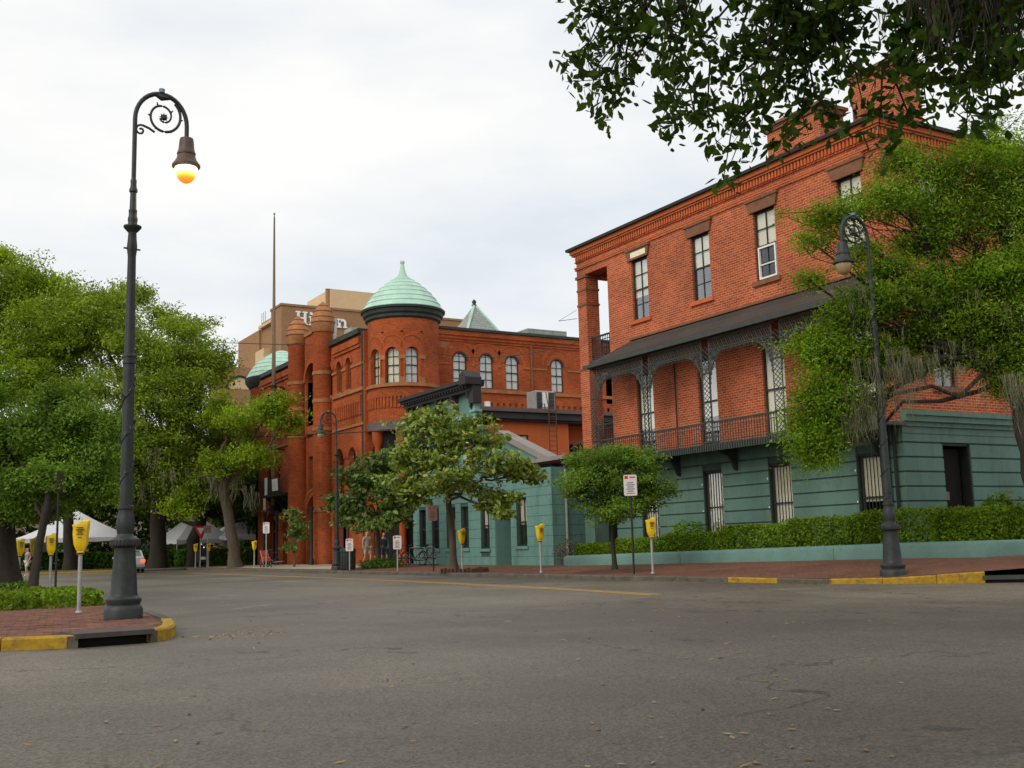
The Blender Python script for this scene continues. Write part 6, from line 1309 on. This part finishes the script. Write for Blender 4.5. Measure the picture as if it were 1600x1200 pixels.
# overhanging branches of the tree above the camera
g = rs(77); oh = thing('overhanging_tree', (11.5, -3.0, 0), 'dark leafy branches with grey moss hanging in from the top right', 'tree')
MB().tube([(11.5, -3, 0), (11.4, -2.8, 2.5), (11.1, -2.2, 5.0), (10.6, -1.4, 7.2)], [.62, .48, .4, .3], 12).build('trunk', 'bark', oh, smooth=True)
br = MB(); sprays = []
def limb(path, r0): br.tube(path, [r0*(1-.75*i/(len(path)-1)) for i in range(len(path))], 6)
TW = [((900, 20), 8.4, 5), ((960, 60), 8.3, 8), ((925, 135), 8.3, 6), ((950, 185), 8.3, 4), ((890, 95), 8.4, 4), ((970, 150), 8.3, 4), ((955, 20), 8.3, 10), ((905, 45), 8.3, 6), ((985, 75), 8.2, 6), ((935, 110), 8.3, 8), ((985, 120), 8.2, 5), ((940, 165), 8.3, 5), ((915, 75), 8.4, 4), ((1075, 10), 8.0, 8), ((1100, 60), 7.9, 12), ((1060, 110), 7.9, 12), ((1045, 150), 7.9, 10), ((1085, 180), 7.8, 12), ((1050, 205), 7.8, 6), ((1130, 120), 7.7, 14), ((1150, 180), 7.7, 14), ((1120, 225), 7.7, 10), ((1140, 260), 7.7, 8), ((1130, 282), 7.7, 4), ((1180, 60), 7.6, 14), ((1200, 130), 7.6, 14), ((1190, 200), 7.6, 10), ((1225, 90), 7.5, 14), ((1230, 30), 7.5, 14), ((1260, 150), 7.4, 12), ((1215, 225), 7.5, 5), ((1290, 60), 7.3, 14), ((1310, 130), 7.3, 14), ((1300, 190), 7.3, 9), ((1340, 90), 7.2, 14), ((1350, 30), 7.2, 14), ((1350, 170), 7.2, 12), ((1372, 215), 7.2, 9), ((1385, 150), 7.1, 12), ((1410, 80), 7.1, 14), ((1430, 30), 7, 14), ((1440, 130), 7, 14), ((1450, 180), 7, 8), ((1480, 90), 6.9, 14), ((1500, 150), 6.9, 12), ((1510, 200), 6.9, 6), ((1530, 60), 6.8, 16), ((1560, 120), 6.8, 14), ((1570, 170), 6.8, 9), ((1590, 60), 6.7, 16), ((1610, 120), 6.7, 12), ((1490, 20), 6.9, 16), ((1560, 15), 6.8, 16), ((1160, 10), 7.6, 12), ((1290, 5), 7.3, 14), ((1395, 235), 7.1, 4), ((1240, 190), 7.4, 6), ((1545, 200), 6.8, 5)]
hub = {0: at(1050, -120, 8.1), 1: at(1250, -150, 7.4), 2: at(1500, -140, 6.9)}
limb([(10.6, -1.4, 7.2), (10.3, .5, 7.6), at(1650, -160, 6.9), hub[2]], .16); limb([hub[2], at(1380, -170, 7.2), hub[1]], .09); limb([hub[1], at(1150, -170, 7.8), hub[0], at(900, -60, 8.4)], .06)
for (u, v), D, n in TW:
    p = at(u, v, D+g.normal()*.18); h = hub[0 if u < 1130 else 1 if u < 1370 else 2]; pts = wiggle(h, p, g, .07, 6)
    br.tube(pts, [.022, .018, .014, .011, .008, .006, .003], 5, cap=False)
    for k in range(max(3, int(n*.95))):
        t = .5+.5*g.rand(); i = min(5, int(t*6)); q = pts[i].lerp(pts[i+1], t*6-i)+Vector((g.normal()*.095, g.normal()*.095, g.normal()*.085)); br.tube([pts[i], q], [.005, .002], 3, cap=False); sprays.append(q)
    sprays += [pts[-1], pts[-1]+Vector((g.normal()*.05, g.normal()*.05, .04)), pts[5]]
br.build('branches', 'bark', oh, smooth=True, kind='stuff')
cl = []; 
for q in sprays:
    for k in range(g.randint(5, 11)): cl.append((q.x+g.normal()*.052, q.y+g.normal()*.052, q.z-.02+g.normal()*.052))
cl = np.array(cl); near = np.argsort(cl[:, 1]*_fh.y+cl[:, 0]*_fh.x)
pick = near[:: max(1, len(near)//300)][:300]; rest = np.setdiff1d(np.arange(len(cl)), pick)
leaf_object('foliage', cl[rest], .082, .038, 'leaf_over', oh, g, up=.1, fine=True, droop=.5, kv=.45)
lm = leaf_object('leaf', np.array([[11.5, -3.0, 0]]), .088, .042, 'leaf_over', oh, rs(1), up=3, fine=True, kv=0); del lm['kind']
for i, k in enumerate(pick):
    o = lm if i == 0 else lm.copy()
    if i: COL.objects.link(o)
    o.location = (cl[k][0]-11.5, cl[k][1]+3.0, cl[k][2]); o.rotation_euler = (g.normal()*1.1, g.normal()*1.1, g.rand()*6.28); o.scale = (.8+.4*g.rand(),)*3
ms = MB()
for (u, v, D, n, L) in ((1000, 15, 8.2, 40, .75), (1030, 5, 8.1, 40, .55), (985, 60, 8.2, 26, .5), (945, 100, 8.3, 30, .42), (930, 130, 8.3, 20, .3), (1290, -10, 7.3, 60, .45), (1400, 0, 7.1, 60, .5), (1440, 20, 7.0, 60, .5), (1180, -20, 7.6, 40, .4)): strands(ms, at(u, v, D), n, L, .16, g, w=.0028, sway=.12)
for (u, v, D, n, L) in ((1510, -30, 6.6, 170, .75), (1540, -40, 6.6, 150, .62), (1575, -40, 6.5, 150, .72), (1600, -30, 6.5, 150, .85), (1495, 20, 6.7, 90, .45), (1465, -20, 6.8, 110, .4)): strands(ms, at(u, v, D), n, L, .2, g, w=.006, sway=.08)
ms.build('hanging_moss', 'moss_shaded', oh, kind='stuff')
C = unit(g.normal(size=(3200, 3)))*(.35+.65*g.rand(3200, 1)**.6)*np.array([12.5, 8.5, 1.8])+np.array([5.5, -1.0, 9.9])  # unseen part of the crown, spread over the camera to shade the near road
C2 = unit(g.normal(size=(500, 3)))*(.4+.6*g.rand(500, 1))*np.array([4.5, 3.5, 1.4])+np.array([14.5, 5.0, 9.6])
C = np.concatenate([C, C2]); idx = np.repeat(np.arange(len(C)), 30); leaf_object('shading_crown', C[idx]+g.normal(size=(len(idx), 3))*.34, .21, .10, 'leaf_over', oh, g, up=.4)
# fallen leaves on road and pavement
P = []
gg = rs(91)
for i in range(380):
    y = 3.2+gg.rand()**1.4*22; x = y*.59+(gg.rand()-.5)*y*1.15; P.append((x, y, .012))
for i in range(150): r_ = gg.rand()**1.5; P.append((3.75+r_*1.2+gg.normal()*.12, 14.6+(gg.rand()-.3)*1.3+gg.normal()*.15, .012))
P = [p for p in P if not (p[0] < 4.4 and p[1] > 14.25 and not (p[0] > 3.6 and p[1] < 15)) and not (p[0] > 18.2)]
for i in range(330): y = 17+gg.rand()*24; P.append((18.55-.12*gg.rand() if gg.rand() < .45 else 18.9+gg.rand()*4.2, y, walk_z(21, y)+.012 if False else .0))
P = [(x, y, walk_z(x, y)+.012) if x > 18.6 and y > 16 else (x if x < 18.6 else x, y, .012 if z < .01 else z) for x, y, z in P]
fo = leaf_object('fallen_leaves', np.array(P), .06, .022, 'fallen', None, gg, up=4, fine=True); tag(fo, 'dry fallen leaves scattered over the road and pavement', 'leaves')
